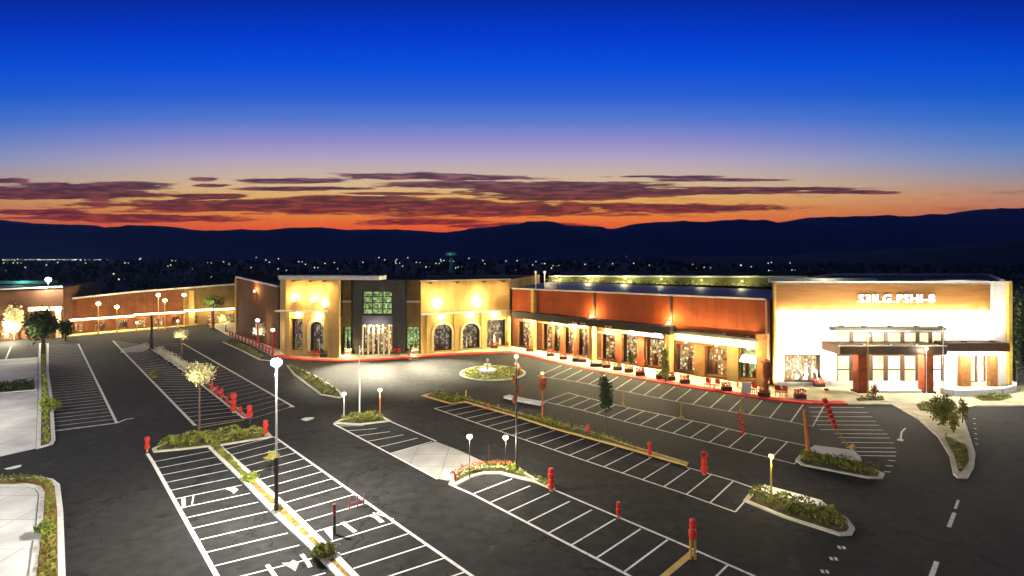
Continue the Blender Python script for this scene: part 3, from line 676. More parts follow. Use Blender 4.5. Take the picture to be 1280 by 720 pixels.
def window(root, fac, r, frame='bronze', inside='goods_warm', nx=2, nz=1, rec=.35, fw=.16, arch=False, goods=0, deep=1.4, zsplit=None):
    a, b, c, d = r; w_ = thing_part = None
    mb = MB(); fr = fw
    fac.box(mb, a, b, c, c + fr, -rec - .1, -rec + .06); fac.box(mb, a, b, d - fr, d, -rec - .1, -rec + .06)
    fac.box(mb, a, a + fr, c + fr, d - fr, -rec - .1, -rec + .06); fac.box(mb, b - fr, b, c + fr, d - fr, -rec - .1, -rec + .06)
    win = mb.build('window', frame, root)
    mb = MB()
    for i in range(1, nx):
        u = a + (b - a) * i / nx; fac.box(mb, u - fr * .35, u + fr * .35, c + fr, d - fr, -rec - .08, -rec + .03)
    for i in range(1, nz):
        z = c + (d - c) * i / nz; fac.box(mb, a + fr, b - fr, z - fr * .3, z + fr * .3, -rec - .07, -rec + .02)
    if mb.v: mb.build('mullion', frame, win)
    mb = MB(); mb.add([fac.at(a + fr, c + fr, -rec - .03), fac.at(b - fr, c + fr, -rec - .03), fac.at(b - fr, d - fr, -rec - .03), fac.at(a + fr, d - fr, -rec - .03)], [(0, 1, 2, 3)])
    mb.build('pane', 'glass', win)
    # the lit room behind: rear wall, side walls, floor and ceiling
    mb = MB(); D = -rec - deep; e = -rec - .12; A, B, C_, D_ = a - .02, b + .02, c - .01, d + .01
    mb.add([fac.at(A, C_, D), fac.at(B, C_, D), fac.at(B, D_, D), fac.at(A, D_, D)], [(0, 1, 2, 3)])
    mb.build('display', inside, win)
    mb = MB(); mb.add([fac.at(A, C_, e), fac.at(A, C_, D), fac.at(A, D_, D), fac.at(A, D_, e), fac.at(B, C_, e), fac.at(B, C_, D), fac.at(B, D_, D), fac.at(B, D_, e)],
                     [(0, 1, 2, 3), (4, 7, 6, 5), (0, 4, 5, 1), (3, 2, 6, 7)])
    mb.build('interior', 'interior', win)
    if goods:
        mb = MB()
        for k in range(goods):
            u = R.uniform(a + .4, b - .4); h = R.uniform(.6, min(2.6, (d - c) * .6)); ww = R.uniform(.25, .7)
            fac.box(mb, u - ww / 2, u + ww / 2, c + fr, c + fr + h, -rec - .9, -rec - .5)
            if h > 1.2: p = fac.at(u, c + fr + h + .2, -rec - .7); mb.ball(p, .18, .18, .22, 8, 5)
        mb.build('shop_goods', R.choice(['wood_pier', 'petal_white', 'leaf_lime', 'pillar_red']), win)
    return win
def sconce(root, fac, px, py, d=.35, power=900, c=(1, .74, .38), r=.28, m='lamp_warm', kind='POINT'):
    u = fac.uu(px, d); z = fac.z(px, py, d); p = fac.at(u, z, d)
    mb = MB(); fac.box(mb, u - .18, u + .18, z - .5, z - .32, 0, d + .2); q = mb.build('wall_lamp', 'metal_dark', root)
    mb = MB(); mb.ball(p, r, r, r * 1.1, 12, 8); mb.build('lamp_globe', m, q, smooth=True)
    pl = fac.at(u, z + r + .15, d + .3); lamp(pl, power, c, .2, q)

# --- anchor store (right)
fH = Fac(G(966, 483), G(1262, 483)); HT = fH.z(1100, 353); aH = thing('department_store', 'large white department store with timber fascia and lit letters at the right', 'store', fH.a)
back_d = Vector((.62, .785, 0)); Hba = fH.a + back_d * 62; Hbb = fH.b + Vector((.62, .785, 0)) * 62
opL = fH.rect(980, 1027, 443, 480); opM = fH.rect(1046, 1181, 414, 476.5); opR = fH.rect(1212, 1223, 444, 478); opR2 = fH.rect(1226, 1234, 444, 478)
opL = (opL[0], opL[1], .7, opL[3])
mb = MB(); fH.wall(mb, 0, HT, HT, [opL, opM, opR, opR2]); shell(mb, fH, Hba, Hbb, HT, HT, HT); mb.build('wall', 'stucco_white', aH)
mb = MB(); roofing(mb, fH, Hba, Hbb, HT - .6); rf = mb.build('roof', 'roof_dark', aH)
mb = MB(); fH.box(mb, -.2, fH.L + .2, HT, HT + .22, -.5, .25); mb.build('parapet', 'trim_cream', aH)
r = fH.rect(968, 1237, 355.5, 386)
mb = MB(); fH.box(mb, r[0], r[1], fH.z(1100, 388), r[3], .003, .14)
mb.build('timber_fascia', 'wood_cladding', aH)
mb = MB(); fH.box(mb, fH.uu(1258), fH.L + .05, 0, HT - .02, .003, .5); mb.build('corner_trim', 'metal_gold', aH); mb = MB(); fH.box(mb, -.05, .35, 0, HT - .02, .003, .5); mb.build('corner_trim', 'metal_gold', aH)
window(aH, fH, opL, 'bronze', 'goods_mixed', 4, 1, goods=5)
# two-tier entrance glazing
zU = fH.z(1110, 431); zL = fH.z(1110, 443)
muls = [1046, 1066, 1090, 1109, 1130, 1149, 1165, 1181]
for i in range(7):
    a, b = fH.uu(muls[i]), fH.uu(muls[i + 1]); window(aH, fH, (a + .01, b - .01, zU, opM[3] - .02), 'bronze', 'room_cream', 1, 1, fw=.3, deep=.45)
    window(aH, fH, (a + .01, b - .01, .16, zL), 'bronze', 'room_cream' if i < 5 else 'room_white', 1, 2, fw=.34, deep=.45)
mb = MB(); fH.box(mb, opM[0], opM[1], zL + .01, zU - .01, -.5, -.1); mb.build('spandrel', 'bronze', aH)
window(aH, fH, opR, 'wood_pier', 'room_cream', 1, 1, deep=.4); window(aH, fH, opR2, 'wood_pier', 'room_cream', 1, 1, deep=.4)
for (x0, x1) in ((1197, 1210), (1233.5, 1243)): mb = MB(); fH.box(mb, fH.uu(x0), fH.uu(x1), .13, fH.z(1200, 444), .003, .6); mb.build('pier', 'wood_pier', aH)
mb = MB(); a = fH.uu(1043, 1.5); b = fH.uu(1184, 1.5); fH.box(mb, a, b, fH.z(1110, 413.5, 1.5), fH.z(1110, 410, 1.5), .003, 1.5); mb.build('upper_canopy', 'dark_cladding', aH)
D1 = 5.2; zt = fH.z(1110, 433, D1); zb_ = fH.z(1110, 443.5, D1)
mb = MB(); fH.box(mb, fH.uu(1050, D1), fH.uu(1184, D1), zb_, zt, .003, D1); mb.build('canopy', 'bronze', aH)
mb = MB(); fH.box(mb, fH.uu(1184.3, 3), fH.uu(1262.5, 3) , zb_ + .15, zt + .15, .003, 3.0); mb.build('canopy', 'bronze', aH)
mb = MB(); fH.box(mb, fH.uu(1050, D1), fH.uu(1184, D1), zt, zt + .12, D1 - .3, D1 + .05); mb.build('canopy_trim', 'trim_cream', aH)
for (x0, x1) in ((1073, 1085.5), (1155.5, 1167)):
    mb = MB(); a, b = fH.uu(x0, D1 - .4), fH.uu(x1, D1 - .4); fH.box(mb, a, b, .13, zb_, D1 - 1.8, D1 - .4); p = mb.build('pillar', 'pillar_red', aH)
    mb = MB(); fH.box(mb, a - .25, b + .25, .13, .35, D1 - 2.05, D1 - .15); mb.build('plinth', 'metal_dark', p)
# floodlights: tubs along the canopy roof and the foot of the wall wash the white stucco
zuc = fH.z(1110, 410, 1.5)
for px, d, z, pw in ((1052, 1.0, zuc + .3, 130), (1080, 1.0, zuc + .3, 130), (1113, 1.0, zuc + .3, 130), (1146, 1.0, zuc + .3, 130), (1176, 1.0, zuc + .3, 130),
                     (1080, 4.6, zt + .3, 1300), (1113, 4.6, zt + .3, 1300), (1146, 4.6, zt + .3, 1300), (1205, 2.4, zt + .5, 900), (1240, 2.4, zt + .5, 900)):
    u = fH.uu(px, d); mb = MB(); fH.box(mb, u - .3, u + .3, z - .25, z - .02, d - .25, d + .25); q = mb.build('floodlight', 'metal_dark', aH)
    lamp(fH.at(u, z + .25, d + .6), pw, (1, .92, .76), .3, q, 'SPOT', fH.at(u, z + 5, 0), 160, .9)
for px in (975, 1003, 1033):
    u = fH.uu(px, 3.2); mb = MB(); fH.box(mb, u - .25, u + .25, .13, .4, 3.0, 3.4); q = mb.build('floodlight', 'metal_dark', aH)
    lamp(fH.at(u, .7, 2.6), 3000, (1, .92, .76), .2, q, 'SPOT', fH.at(u, 8.0, 0), 150, .9)
zb0 = fH.z(1100, 388) - .5
for k in range(13):  # extra uplights added to blur the timber's lower edge with light
    u = r[0] + (r[1] - r[0]) * (k + .5) / 13; mb = MB(); fH.box(mb, u - .25, u + .25, zb0 - .3, zb0 - .05, .25, .6); q = mb.build('uplight', 'trim_cream', aH)
    lamp(fH.at(u, zb0 + .05, .75), R.uniform(190, 270), (1, .84, .58), .15, q)
for px in (1065, 1095, 1125, 1155, 1195, 1220, 1245):
    u = fH.uu(px, 2.2); p = fH.at(u, zb_ - .12, 2.2); mb = MB(); mb.tube([p + Vector((0, 0, .11)), p], .22, 12); q = mb.build('downlight', 'lamp_soft', aH)
    lamp(p - Vector((0, 0, .25)) + fH.n * (1.2 if px < 1180 else 0), 520, (1, .93, .78), .2, q)
def text(name, body, size, loc, rz, m, parent=None, ext=.08, offset=.02, tilt=math.pi / 2):
    cu = bpy.data.curves.new(name, 'FONT'); cu.body = body; cu.size = size; cu.extrude = ext; cu.offset = offset; cu.align_x = 'CENTER'; cu.align_y = 'CENTER'; cu.resolution_u = 3; cu.space_character = 1.12
    o = bpy.data.objects.new(name, cu); col.objects.link(o); bpy.context.view_layer.update()
    me = bpy.data.meshes.new_from_object(o.evaluated_get(bpy.context.evaluated_depsgraph_get())); bpy.data.objects.remove(o)
    me.materials.clear(); me.materials.append(M[m]); q = bpy.data.objects.new(name, me); col.objects.link(q)
    q.rotation_euler = (tilt, 0, rz); q.location = Vector(loc) - (parent_world(parent) if parent else Vector((0, 0, 0)))
    if parent: q.parent = parent
    return q
ls = text('store_sign', 'S3ILG.PSHI-8', 1.95, fH.at(fH.uu(1119), fH.z(1119, 373.5), .32), 0, 'sign_letters', ext=.12, offset=.03)
wd = ls.dimensions.x or 1; ls.scale.x = (fH.uu(1166) - fH.uu(1071)) / max(ls.data.vertices[0].co.x * 0 + (max(v_.co.x for v_ in ls.data.vertices) - min(v_.co.x for v_ in ls.data.vertices)), .1)
tag(ls, 'glowing white raised letters on the timber fascia of the white department store', 'sign')

# --- orange shop row (centre right)
fF = Fac(G(640, 433.5), G(957, 484)); z0F = fF.z(645, 361.5); z1F = fF.z(955, 375)
aF = thing('shop_row', 'long orange brick shop row with pale pilasters and lit shopfronts', 'shops', fF.a)
FB = Vector((.70, .714, 0)) * 46; Fba = fF.a + Vector((.28, .96, 0)) * 42; Fbb = fF.b + FB
opsF = []
specF = [(648, 664, 402, 436, 'goods_warm', 3), (678, 689, 404, 440, 'goods_warm', 2), (691, 701, 406, 441, 'goods_warm', 1), (705, 718, 409, 443, 'goods_mixed', 2), (722, 736, 410, 446, 'goods_dim', 2),
         (752, 770, 418, 452, 'goods_warm', 2), (778, 797, 418, 455, 'goods_mixed', 2), (807, 830, 424, 458, 'goods_mixed', 3),
         (845, 868, 431, 464, 'goods_mixed', 3), (882, 909, 433, 470, 'goods_mixed', 3), (924, 947, 434, 474, 'goods_green', 2)]
for s_ in specF:
    r = fF.rect(*s_[:4]); opsF.append((r[0], r[1], max(.35, r[2]), r[3]))
zband = 8.6
mb = MB(); fF.wall(mb, 0, zband, zband, opsF); shell(mb, fF, Fba, Fbb, z0F, z1F, 0); mb.build('wall', 'brick_brown', aF)
mb = MB(); fF.wall(mb, zband + .001, z0F, z1F); mb.build('upper_wall', 'brick_orange', aF)
mb = MB(); roofing(mb, fF, Fba, Fbb, z1F - .75); mb.build('roof', 'roof_blue', aF)
mb = MB()
mb.add([fF.at(0, z0F, .3), fF.at(fF.L, z1F, .3), fF.at(fF.L, z1F + .3, .3), fF.at(0, z0F + .3, .3), fF.at(0, z0F, -.4), fF.at(fF.L, z1F, -.4), fF.at(fF.L, z1F + .3, -.4), fF.at(0, z0F + .3, -.4)],
       [(0, 1, 2, 3), (3, 2, 6, 7), (5, 4, 7, 6), (4, 5, 1, 0)]); mb.build('parapet', 'trim_cream', aF)
# dark slab canopy (two lengths) and cream fascia on the last shop
a, b = fF.uu(640, 2), fF.uu(838, 2); mb = MB(); fF.box(mb, a, b, fF.z(740, 408, 2), fF.z(740, 399, 2), .003, 2.2); mb.build('canopy', 'dark_cladding', aF)
a, b = fF.uu(843, .3), fF.uu(950, .3); mb = MB(); fF.box(mb, a, b, fF.z(900, 431, .3), fF.z(900, 422, .3), .003, .5); mb.build('fascia', 'stucco_light', aF)
mb = MB(); fF.box(mb, a, b, fF.z(900, 421.8, .3), fF.z(900, 418, .3), .003, .9); mb.build('canopy', 'dark_cladding', aF)
for i, px in enumerate((667, 742, 838, 953)):
    mb = MB(); u = fF.uu(px, .5); dpt = 1.0 if px == 667 else 1.7; zt_ = z0F + (z1F - z0F) * u / fF.L + .02; wid = .45 if px != 953 else .9
    fF.box(mb, u - wid, u + wid, 0, zt_ if px != 953 else 9, .003, 2.45 if px < 900 else .9) if px == 953 else fF.box(mb, u - wid, u + wid, 0, 9.2 if px != 667 else zt_, .003, dpt)
    p_ = mb.build('pilaster', 'stucco_gold' if px != 953 else 'wood_pier', aF)
    if px in (742, 838):
        mb = MB(); fF.box(mb, u - .2, u + .2, 9.3, zt_, .003, .3); mb.build('downpipe', 'metal_dark', aF)
        z = 9.55; mb = MB(); mb.tube([fF.at(u, z - .36, 1.1), fF.at(u, z, 1.1)], .25, 10); q = mb.build('uplight', 'lamp_warm', aF); lamp(fF.at(u, z + .5, 1.3), 420, (1, .66, .28), .2, q)
for r, s_ in zip(opsF, specF): window(aF, fF, r, R.choice(['wood_pier', 'bronze', 'wood_pier']), s_[4], s_[5], 1, goods=3, fw=.14)
for (x0, x1, y0) in ((770, 778, 416), (797, 806, 416), (736, 740, 412), (718, 722, 408), (701, 705, 406)):
    mb = MB(); fF.box(mb, fF.uu(x0) + .03, fF.uu(x1) - .03, .13, fF.z(x0, y0), .003, .35); mb.build('pier', 'pillar_red', aF)
mb = MB(); fF.box(mb, fF.uu(868.5), fF.uu(881.5), .13, fF.z(874, 431.5), .003, .25); mb.build('pier', 'wood_pier', aF)
mb = MB(); fF.box(mb, fF.uu(909.5), fF.uu(923.5), .13, fF.z(915, 433), .003, .25); mb.build('pier', 'stucco_olive', aF)
for (x0, x1, y) in ((673, 738, 405.5), (748, 772, 416), (776, 800, 416.2)):
    mb = MB(); fF.box(mb, fF.uu(x0), fF.uu(x1), fF.z((x0 + x1) / 2, y + 1.2), fF.z((x0 + x1) / 2, y - .6), .003, .3); mb.build('shopfront_beam', 'stucco_gold', aF)
for px in (655, 690, 712, 728, 760, 788, 818, 857, 895, 935):    # under-canopy lamps wash the paving
    u = fF.uu(px, 1.6); z = (fF.z(740, 408, 2) - .12) if px < 840 else fF.z(900, 431, .3) - .1
    d = 1.6; p = fF.at(u, z, d)
    mb = MB(); mb.tube([p + Vector((0, 0, .1)), p], .16, 10)
    if px >= 840: fF.box(mb, u - .05, u + .05, z + .1, z + .2, .3, 1.6)
    q = mb.build('downlight', 'lamp_soft', aF); lamp(p - Vector((0, 0, .2)) + fF.n * (0 if px < 840 else 1.2), 2200 if px < 840 else 700, (1, .82, .44), .2, q)
for px in (655, 690, 716, 770, 800, 870, 905, 935):  # added wash lights, to brighten the upper wall evenly between the pilasters
    d = 2.0 if px < 840 else .7; z = fF.z(740, 399, 2) + .25 if px < 840 else fF.z(900, 418, .3) + .3
    u = fF.uu(px, d); mb = MB(); fF.box(mb, u - .3, u + .3, z - .24, z, d - .15, d + .12); q = mb.build('added_wall_washer', 'metal_dark', aF)
    lamp(fF.at(u, z + .2, d + 2.6), 42, (1, .76, .42), .3, q, 'SPOT', fF.at(u, z + 4.5, 0), 165, .9)
sg = thing('awning_sign', 'white lit trapezoid awning sign with red lettering over a red shopfront pier', 'sign', fF.at(fF.uu(807), 6, .5))
ua, ub = fF.uu(787, .8), fF.uu(829, .8); zs0, zs1 = fF.z(808, 420, .8), fF.z(808, 410, .8)
mb = MB(); pts_ = [(ua, zs0), (ub, zs0), (ub - 1.0, zs1), (ua + .35, zs1)]
mb.add([fF.at(u_, z_, 1.1 if z_ == zs0 else .7) for u_, z_ in pts_] + [fF.at(u_, z_, .36) for u_, z_ in pts_], [(0, 1, 2, 3), (4, 7, 6, 5), (0, 4, 5, 1), (1, 5, 6, 2), (2, 6, 7, 3), (3, 7, 4, 0)])
mb.build('panel', 'sign_panel', sg)
text('lettering', 'OREGAL', 1.35, fF.at((ua + ub) / 2 - .6, (zs0 + zs1) / 2, 1.02), fF.rz, 'red_paint', sg, .03, .01, math.pi / 2 - .2)
for (body, x, y, sz, lb) in (('PB  TE', 723, 406, 1.2, 'pale letters over the shopfront between the first two pilasters'), ('EE', 760, 411.5, 1.6, 'two pale stacked characters over the shopfront right of the second pilaster')):
    o = text('shop_sign', body, sz, fF.at(fF.uu(x, 2.3), fF.z(x, y, 2.3), 2.25), fF.rz, 'stucco_light', None, .05, .02); tag(o, lb, 'sign')
ua, ub = fF.uu(925, .6), fF.uu(947, .6); zq0, zq1 = fF.z(936, 453, .6), fF.z(936, 444, .6)
sl_ = thing('lit_shade', 'wide glowing white lampshade hanging in front of the last shop window', 'lamp shade', fF.at((ua + ub) / 2, zq1, .6)); mb = MB()
pts_ = [(ua, zq0), (ub, zq0), (ub - .55, zq1), (ua + .55, zq1)]
mb.add([fF.at(u_, z_, .95) for u_, z_ in pts_] + [fF.at(u_, z_, .35) for u_, z_ in pts_], [(0, 1, 2, 3), (4, 7, 6, 5), (0, 4, 5, 1), (1, 5, 6, 2), (2, 6, 7, 3), (3, 7, 4, 0)]); mb.build('shade', 'shade_glow', sl_)
mb = MB(); mb.tube([fF.at((ua + ub) / 2, zq1, .65), fF.at((ua + ub) / 2, fF.z(936, 431, .3), .65)], .06, 6); mb.build('hanger', 'metal_dark', sl_)

# --- gold arcade block (centre)
fE = Fac(G(526, 443), G(637, 434)); ET = fE.z(560, 351); aE = thing('arcade_block', 'gold stucco block with two lit arches right of the dark entrance tower', 'building', fE.a)
Eba = fE.a + Vector((-.12, .99, 0)) * 38; Ebb = fE.b + Vector((.25, .97, 0)) * 36
r1 = fE.rect(542, 565, 405, 438.5); r2 = fE.rect(578, 599.5, 404, 435.5); r3 = fE.rect(609, 632, 399.5, 432.5)
rr = [(r[0], r[1], .5, r[3]) for r in (r1, r2, r3)]
mb = MB(); fE.wall(mb, 0, ET, ET, rr); shell(mb, fE, Eba, Ebb, ET, ET, 0); mb.build('wall', 'stucco_yellow', aE)
mb = MB(); roofing(mb, fE, Eba, Ebb, ET - .6); mb.build('roof', 'roof_dark', aE)
mb = MB(); fE.box(mb, -.2, fE.L + .2, ET, ET + .25, -.4, .3); mb.build('parapet', 'trim_cream', aE)
def arch_parts(root, fac, r, t=.55, m='stucco_light', fill='stucco_yellow'):
    a, b, c, d = r; rad = (b - a) / 2; cu = (a + b) / 2; zc = d - rad
    mb = MB(); n = 12                                   # spandrels close the square corners above the arch
    for sgn in (-1, 1):
        pts = [(cu + sgn * rad * math.cos(math.pi / 2 * i / n), zc + rad * math.sin(math.pi / 2 * i / n)) for i in range(n + 1)]
        cx_ = cu + sgn * rad
        vs = [fac.at(x, z, -.02) for x, z in pts] + [fac.at(cx_, d, -.02)]
        vs2 = [fac.at(x, z, -.5) for x, z in pts]
        k = len(vs); mb.add(vs + vs2, [(i, i + 1, n + 1) for i in range(n)] + [(i, i + 1, k + i + 1, k + i) for i in range(n)])
    mb.build('spandrel', fill, root)
    mb = MB(); ro = rad + t; ri = rad                   # raised archivolt and jambs
    pts = [(cu - ro, c)] + [(cu - ro * math.cos(math.pi * i / 20), zc + ro * math.sin(math.pi * i / 20)) for i in range(21)] + [(cu + ro, c)]
    pin = [(cu - ri, c)] + [(cu - ri * math.cos(math.pi * i / 20), zc + ri * math.sin(math.pi * i / 20)) for i in range(21)] + [(cu + ri, c)]
    k = len(pts); vs = [fac.at(x, z, .22) for x, z in pts] + [fac.at(x, z, .22) for x, z in pin] + [fac.at(x, z, .003) for x, z in pts] + [fac.at(x, z, .003) for x, z in pin]
    mb.add(vs, [(i, i + 1, k + i + 1, k + i) for i in range(k - 1)] + [(2 * k + i, 2 * k + i + 1, i + 1, i) for i in range(k - 1)] + [(k + i, k + i + 1, 3 * k + i + 1, 3 * k + i) for i in range(k - 1)])
    mb.build('arch_surround', m, root)
for r in rr[:2]: arch_parts(aE, fE, r)
for r in rr: window(aE, fE, r, 'dark_cladding', 'goods_dim', 3, 3, fw=.14, goods=3)
mb = MB(); zl = fE.z(575, 391.5); fE.box(mb, -.1, fE.L, zl, zl + .35, .003, .9); mb.build('ledge', 'trim_cream', aE)
for px in (536, 571, 604, 636): mb = MB(); fE.box(mb, fE.uu(px) - .6, fE.uu(px) + .3, .13, zl - .003, .003, .45); mb.build('pier', 'stucco_gold', aE)
for px, py, pw in ((547.5, 382, 480), (597.5, 380, 540)): sconce(aE, fE, px, py, .7, pw, (1, .74, .36), .55, 'lamp_white')
for px in (553, 589, 620):
    p = fE.at(fE.uu(px, .7), zl - .2, .7); mb = MB(); mb.tube([p + Vector((0, 0, .15)), p], .2, 10); q = mb.build('downlight', 'lamp_warm', aE); lamp(p - Vector((0, 0, .3)), 330, (1, .74, .36), .2, q)

def arm_flood(root, fac, px, z, d, power, c=(1, .78, .42), aim=None, angle=150):
    u = fac.uu(px, d); p = fac.at(u, z, d); mb = MB(); mb.tube([fac.at(u, z + .2, 0), fac.at(u, z + .2, d)], .06, 6); fac.box(mb, u - .3, u + .3, z, z + .3, d - .2, d + .2); q = mb.build('arm_floodlight', 'metal_dark', root)
    lamp(p - Vector((0, 0, .2)), power, c, .3, q, 'SPOT', aim or fac.at(u, z - 6, 0), angle, .9)
for px in (538, 572, 605, 630): arm_flood(aE, fE, px, ET - .4, 3.2, 330)  # added floods, to even out the gold wall beyond its sconces
# --- dark entrance tower
fT = Fac(G(441, 443), G(506, 443)); TT = fT.z(470, 350); aT = thing('entrance_tower', 'dark entrance tower with tall green lit window above glazed doors', 'building', fT.a)
Tba = fT.a + Vector((-.35, .93, 0)) * 16; Tbb = fT.b + Vector((-.1, .99, 0)) * 16
t1 = fT.rect(452.5, 491, 363, 394); t2 = fT.rect(452.5, 491, 405, 442); t2 = (t2[0], t2[1], .14, t2[3])
mb = MB(); fT.wall(mb, 0, TT, TT, [t1, t2]); shell(mb, fT, Tba, Tbb, TT, TT, 0); mb.build('wall', 'dark_cladding', aT)
mb = MB(); roofing(mb, fT, Tba, Tbb, TT - .3); mb.build('roof', 'roof_dark', aT)
window(aT, fT, t1, 'dark_cladding', 'goods_green', 3, 4, fw=.34, deep=1.2); window(aT, fT, t2, 'dark_cladding', 'goods_mixed', 7, 1, fw=.2, deep=2.5, goods=5)
mb = MB(); fT.box(mb, t1[0] + .05, t1[1] - .05, t2[3] + .05, t1[2] - .05, .003, .35); mb.build('canopy', 'purple_fascia', aT)
a, b = t2[0], t2[1]
for i in range(6): mb = MB(); u = a + (b - a) * (i + .5) / 6; mb.tube([fT.at(u, .13, 1.3), fT.at(u, t2[3] - .1, 1.3)], .22, 10); mb.build('column', 'trim_cream', aT)
for i in range(5): 
    p = fT.at(a + (b - a) * (i + .5) / 5, t2[3] - .3, .45); mb = MB(); mb.ball(p, .2, .2, .2, 8, 6); q = mb.build('downlight', 'lamp_soft', aT); lamp(p + fT.n * .9 - Vector((0, 0, .8)), 110, (1, .88, .6), .2, q)
for px, x, y in ((450, 440, 464), (476, 500, 463), (500, 556, 458)): arm_flood(aT, fT, px, TT - .6, 1.2, 62000, (1, .90, .64), G(x, y), 46)
# recessed wings of the tower
for (x0, x1, y, nm, lb) in ((427, 441, 442, 'left', 'recessed brown link bay with planting behind glass, left of the dark tower'), (506, 526, 442, 'right', 'recessed brown link bay with planting behind glass, right of the dark tower')):
    fw_ = Fac(G(x0, y - 3), G(x1, y - 3)); an = thing('link_bay', lb, 'building', fw_.a)
    zt2 = fw_.z(x0, 350); r = fw_.rect(x0 + 1.5, x1 - 1.5, 408, y - 4); r = (r[0], r[1], .3, r[3])
    mb = MB(); fw_.wall(mb, 0, zt2, zt2, [r]); shell(mb, fw_, fw_.a + Vector((-2, 15, 0)), fw_.b + Vector((0, 15, 0)), zt2, zt2, 0); mb.build('wall', 'stucco_olive', an)
    window(an, fw_, r, 'dark_cladding', 'goods_green', 2, 3, goods=2)
    mb = MB(); fw_.box(mb, .2, fw_.L - .2, zt2 - 5.2, zt2 - 4.7, .003, .5); mb.build('ledge', 'stucco_light', an)

# --- gold left block
fD = Fac(G(357, 445), G(426, 447)); DT = fD.z(390, 348.5); aD = thing('corner_block', 'gold stucco corner block with thick pale cornice left of the dark tower', 'building', fD.a)
Dba = fD.a + Vector((-.5, .86, 0)) * 9; Dbb = fD.b + Vector((-.3, .95, 0)) * 30
d1 = fD.rect(364, 378, 398, 436); d2 = fD.rect(388, 405, 402, 437); d1 = (d1[0], d1[1], 1.3, d1[3]); d2 = (d2[0], d2[1], 1.2, d2[3])
mb = MB(); fD.wall(mb, 0, DT, DT, [d1, d2]); shell(mb, fD, Dba, Dbb, DT, DT, 0); mb.build('wall', 'stucco_yellow', aD)
mb = MB(); roofing(mb, fD, Dba, Dbb, DT - .3); mb.build('roof', 'roof_dark', aD)
mb = MB(); fD.box(mb, -.8, fD.uu(473, 1.5), DT - .15, DT + .55, -3, 1.5); cn = mb.build('cornice', 'trim_cream', aD)
mb = MB(); fD.box(mb, -.9, fD.uu(473, 1.5) + .1, DT + .55, DT + .75, -3.1, 1.65); mb.build('cornice_cap', 'trim_pale', cn)
arch_parts(aD, fD, d2, .9)
window(aD, fD, d1, 'wood_pier', 'goods_dim', 2, 1, goods=2); window(aD, fD, d2, 'dark_cladding', 'goods_dim', 3, 2, goods=3)
mb = MB(); zl = fD.z(380, 390.5, .9); fD.box(mb, -2, fD.uu(412), zl, zl + .35, .003, 1.0); mb.build('ledge', 'trim_pale', aD)
mb = MB(); fD.box(mb, fD.uu(412.5), fD.L, .13, DT - .01, .003, .9); mb.build('pilaster', 'stucco_yellow', aD)
for px in (361, 382, 409): mb = MB(); fD.box(mb, fD.uu(px) - .45, fD.uu(px) + .45, .13, zl - .003, .003, .5); mb.build('pier', 'stucco_gold', aD)
for px, py, pw in ((367, 375, 380), (391, 376, 300), (406, 382, 480)): sconce(aD, fD, px, py, .7, pw, (1, .72, .34), .34, 'lamp_warm')
for px in (371, 397): p = fD.at(fD.uu(px, .7), zl - .2, .7); mb = MB(); mb.tube([p + Vector((0, 0, .15)), p], .2, 10); q = mb.build('downlight', 'lamp_warm', aD); lamp(p - Vector((0, 0, .3)), 350, (1, .74, .36), .2, q)
for px in (420, 433, 516): 
    p = G(px, 446); p.z = .13; mb = MB(); mb.tube([p, p + Vector((0, 0, .3))], .2, 10); q = mb.build('ground_uplight', 'lamp_warm'); tag(q, 'small warm ground uplight by the %s' % {420: 'gold pilaster', 433: 'left glass link bay', 516: 'right glass link bay'}[px], 'lamp')
    lamp(p + Vector((0, 0, .6)), 260, (1, .74, .36), .2)

for px in (366, 388, 405): arm_flood(aD, fD, px, DT - .5, 3.0, 300)  # floods added to spread light over the corner block's wall
# --- brown red end wing
fC = Fac(G(296, 418), G(348, 437)); cz0 = fC.z(296, 347); cz1 = fC.z(347, 359)
aC = thing('end_wing', 'windowless dark red brick wing with sloping pale parapet', 'building', fC.a); Cba = fC.a + Vector((.1, .99, 0)) * 30; Cbb = fC.b + Vector((.1, .99, 0)) * 30
mb = MB(); fC.wall(mb, 0, cz0, cz1); shell(mb, fC, Cba, Cbb, cz0, cz1, 0); mb.build('wall', 'brick_brown', aC)
mb = MB(); roofing(mb, fC, Cba, Cbb, cz1 - .6); mb.build('roof', 'roof_dark', aC)
mb = MB(); mb.add([fC.at(-.2, cz0, .3), fC.at(fC.L, cz1, .3), fC.at(fC.L, cz1 + .4, .3), fC.at(-.2, cz0 + .4, .3), fC.at(-.2, cz0, -.4), fC.at(fC.L, cz1, -.4), fC.at(fC.L, cz1 + .4, -.4), fC.at(-.2, cz0 + .4, -.4)],
       [(0, 1, 2, 3), (3, 2, 6, 7), (5, 4, 7, 6), (4, 5, 1, 0), (0, 3, 7, 4)]); mb.build('parapet', 'trim_pale', aC)
mb = MB(); fC.box(mb, -.1, .9, 0, cz0 - .1, .003, .5); mb.build('corner_pilaster', 'stucco_yellow', aC)
sconce(aC, fC, 318, 364, .6, 300, (1, .5, .2), .2)

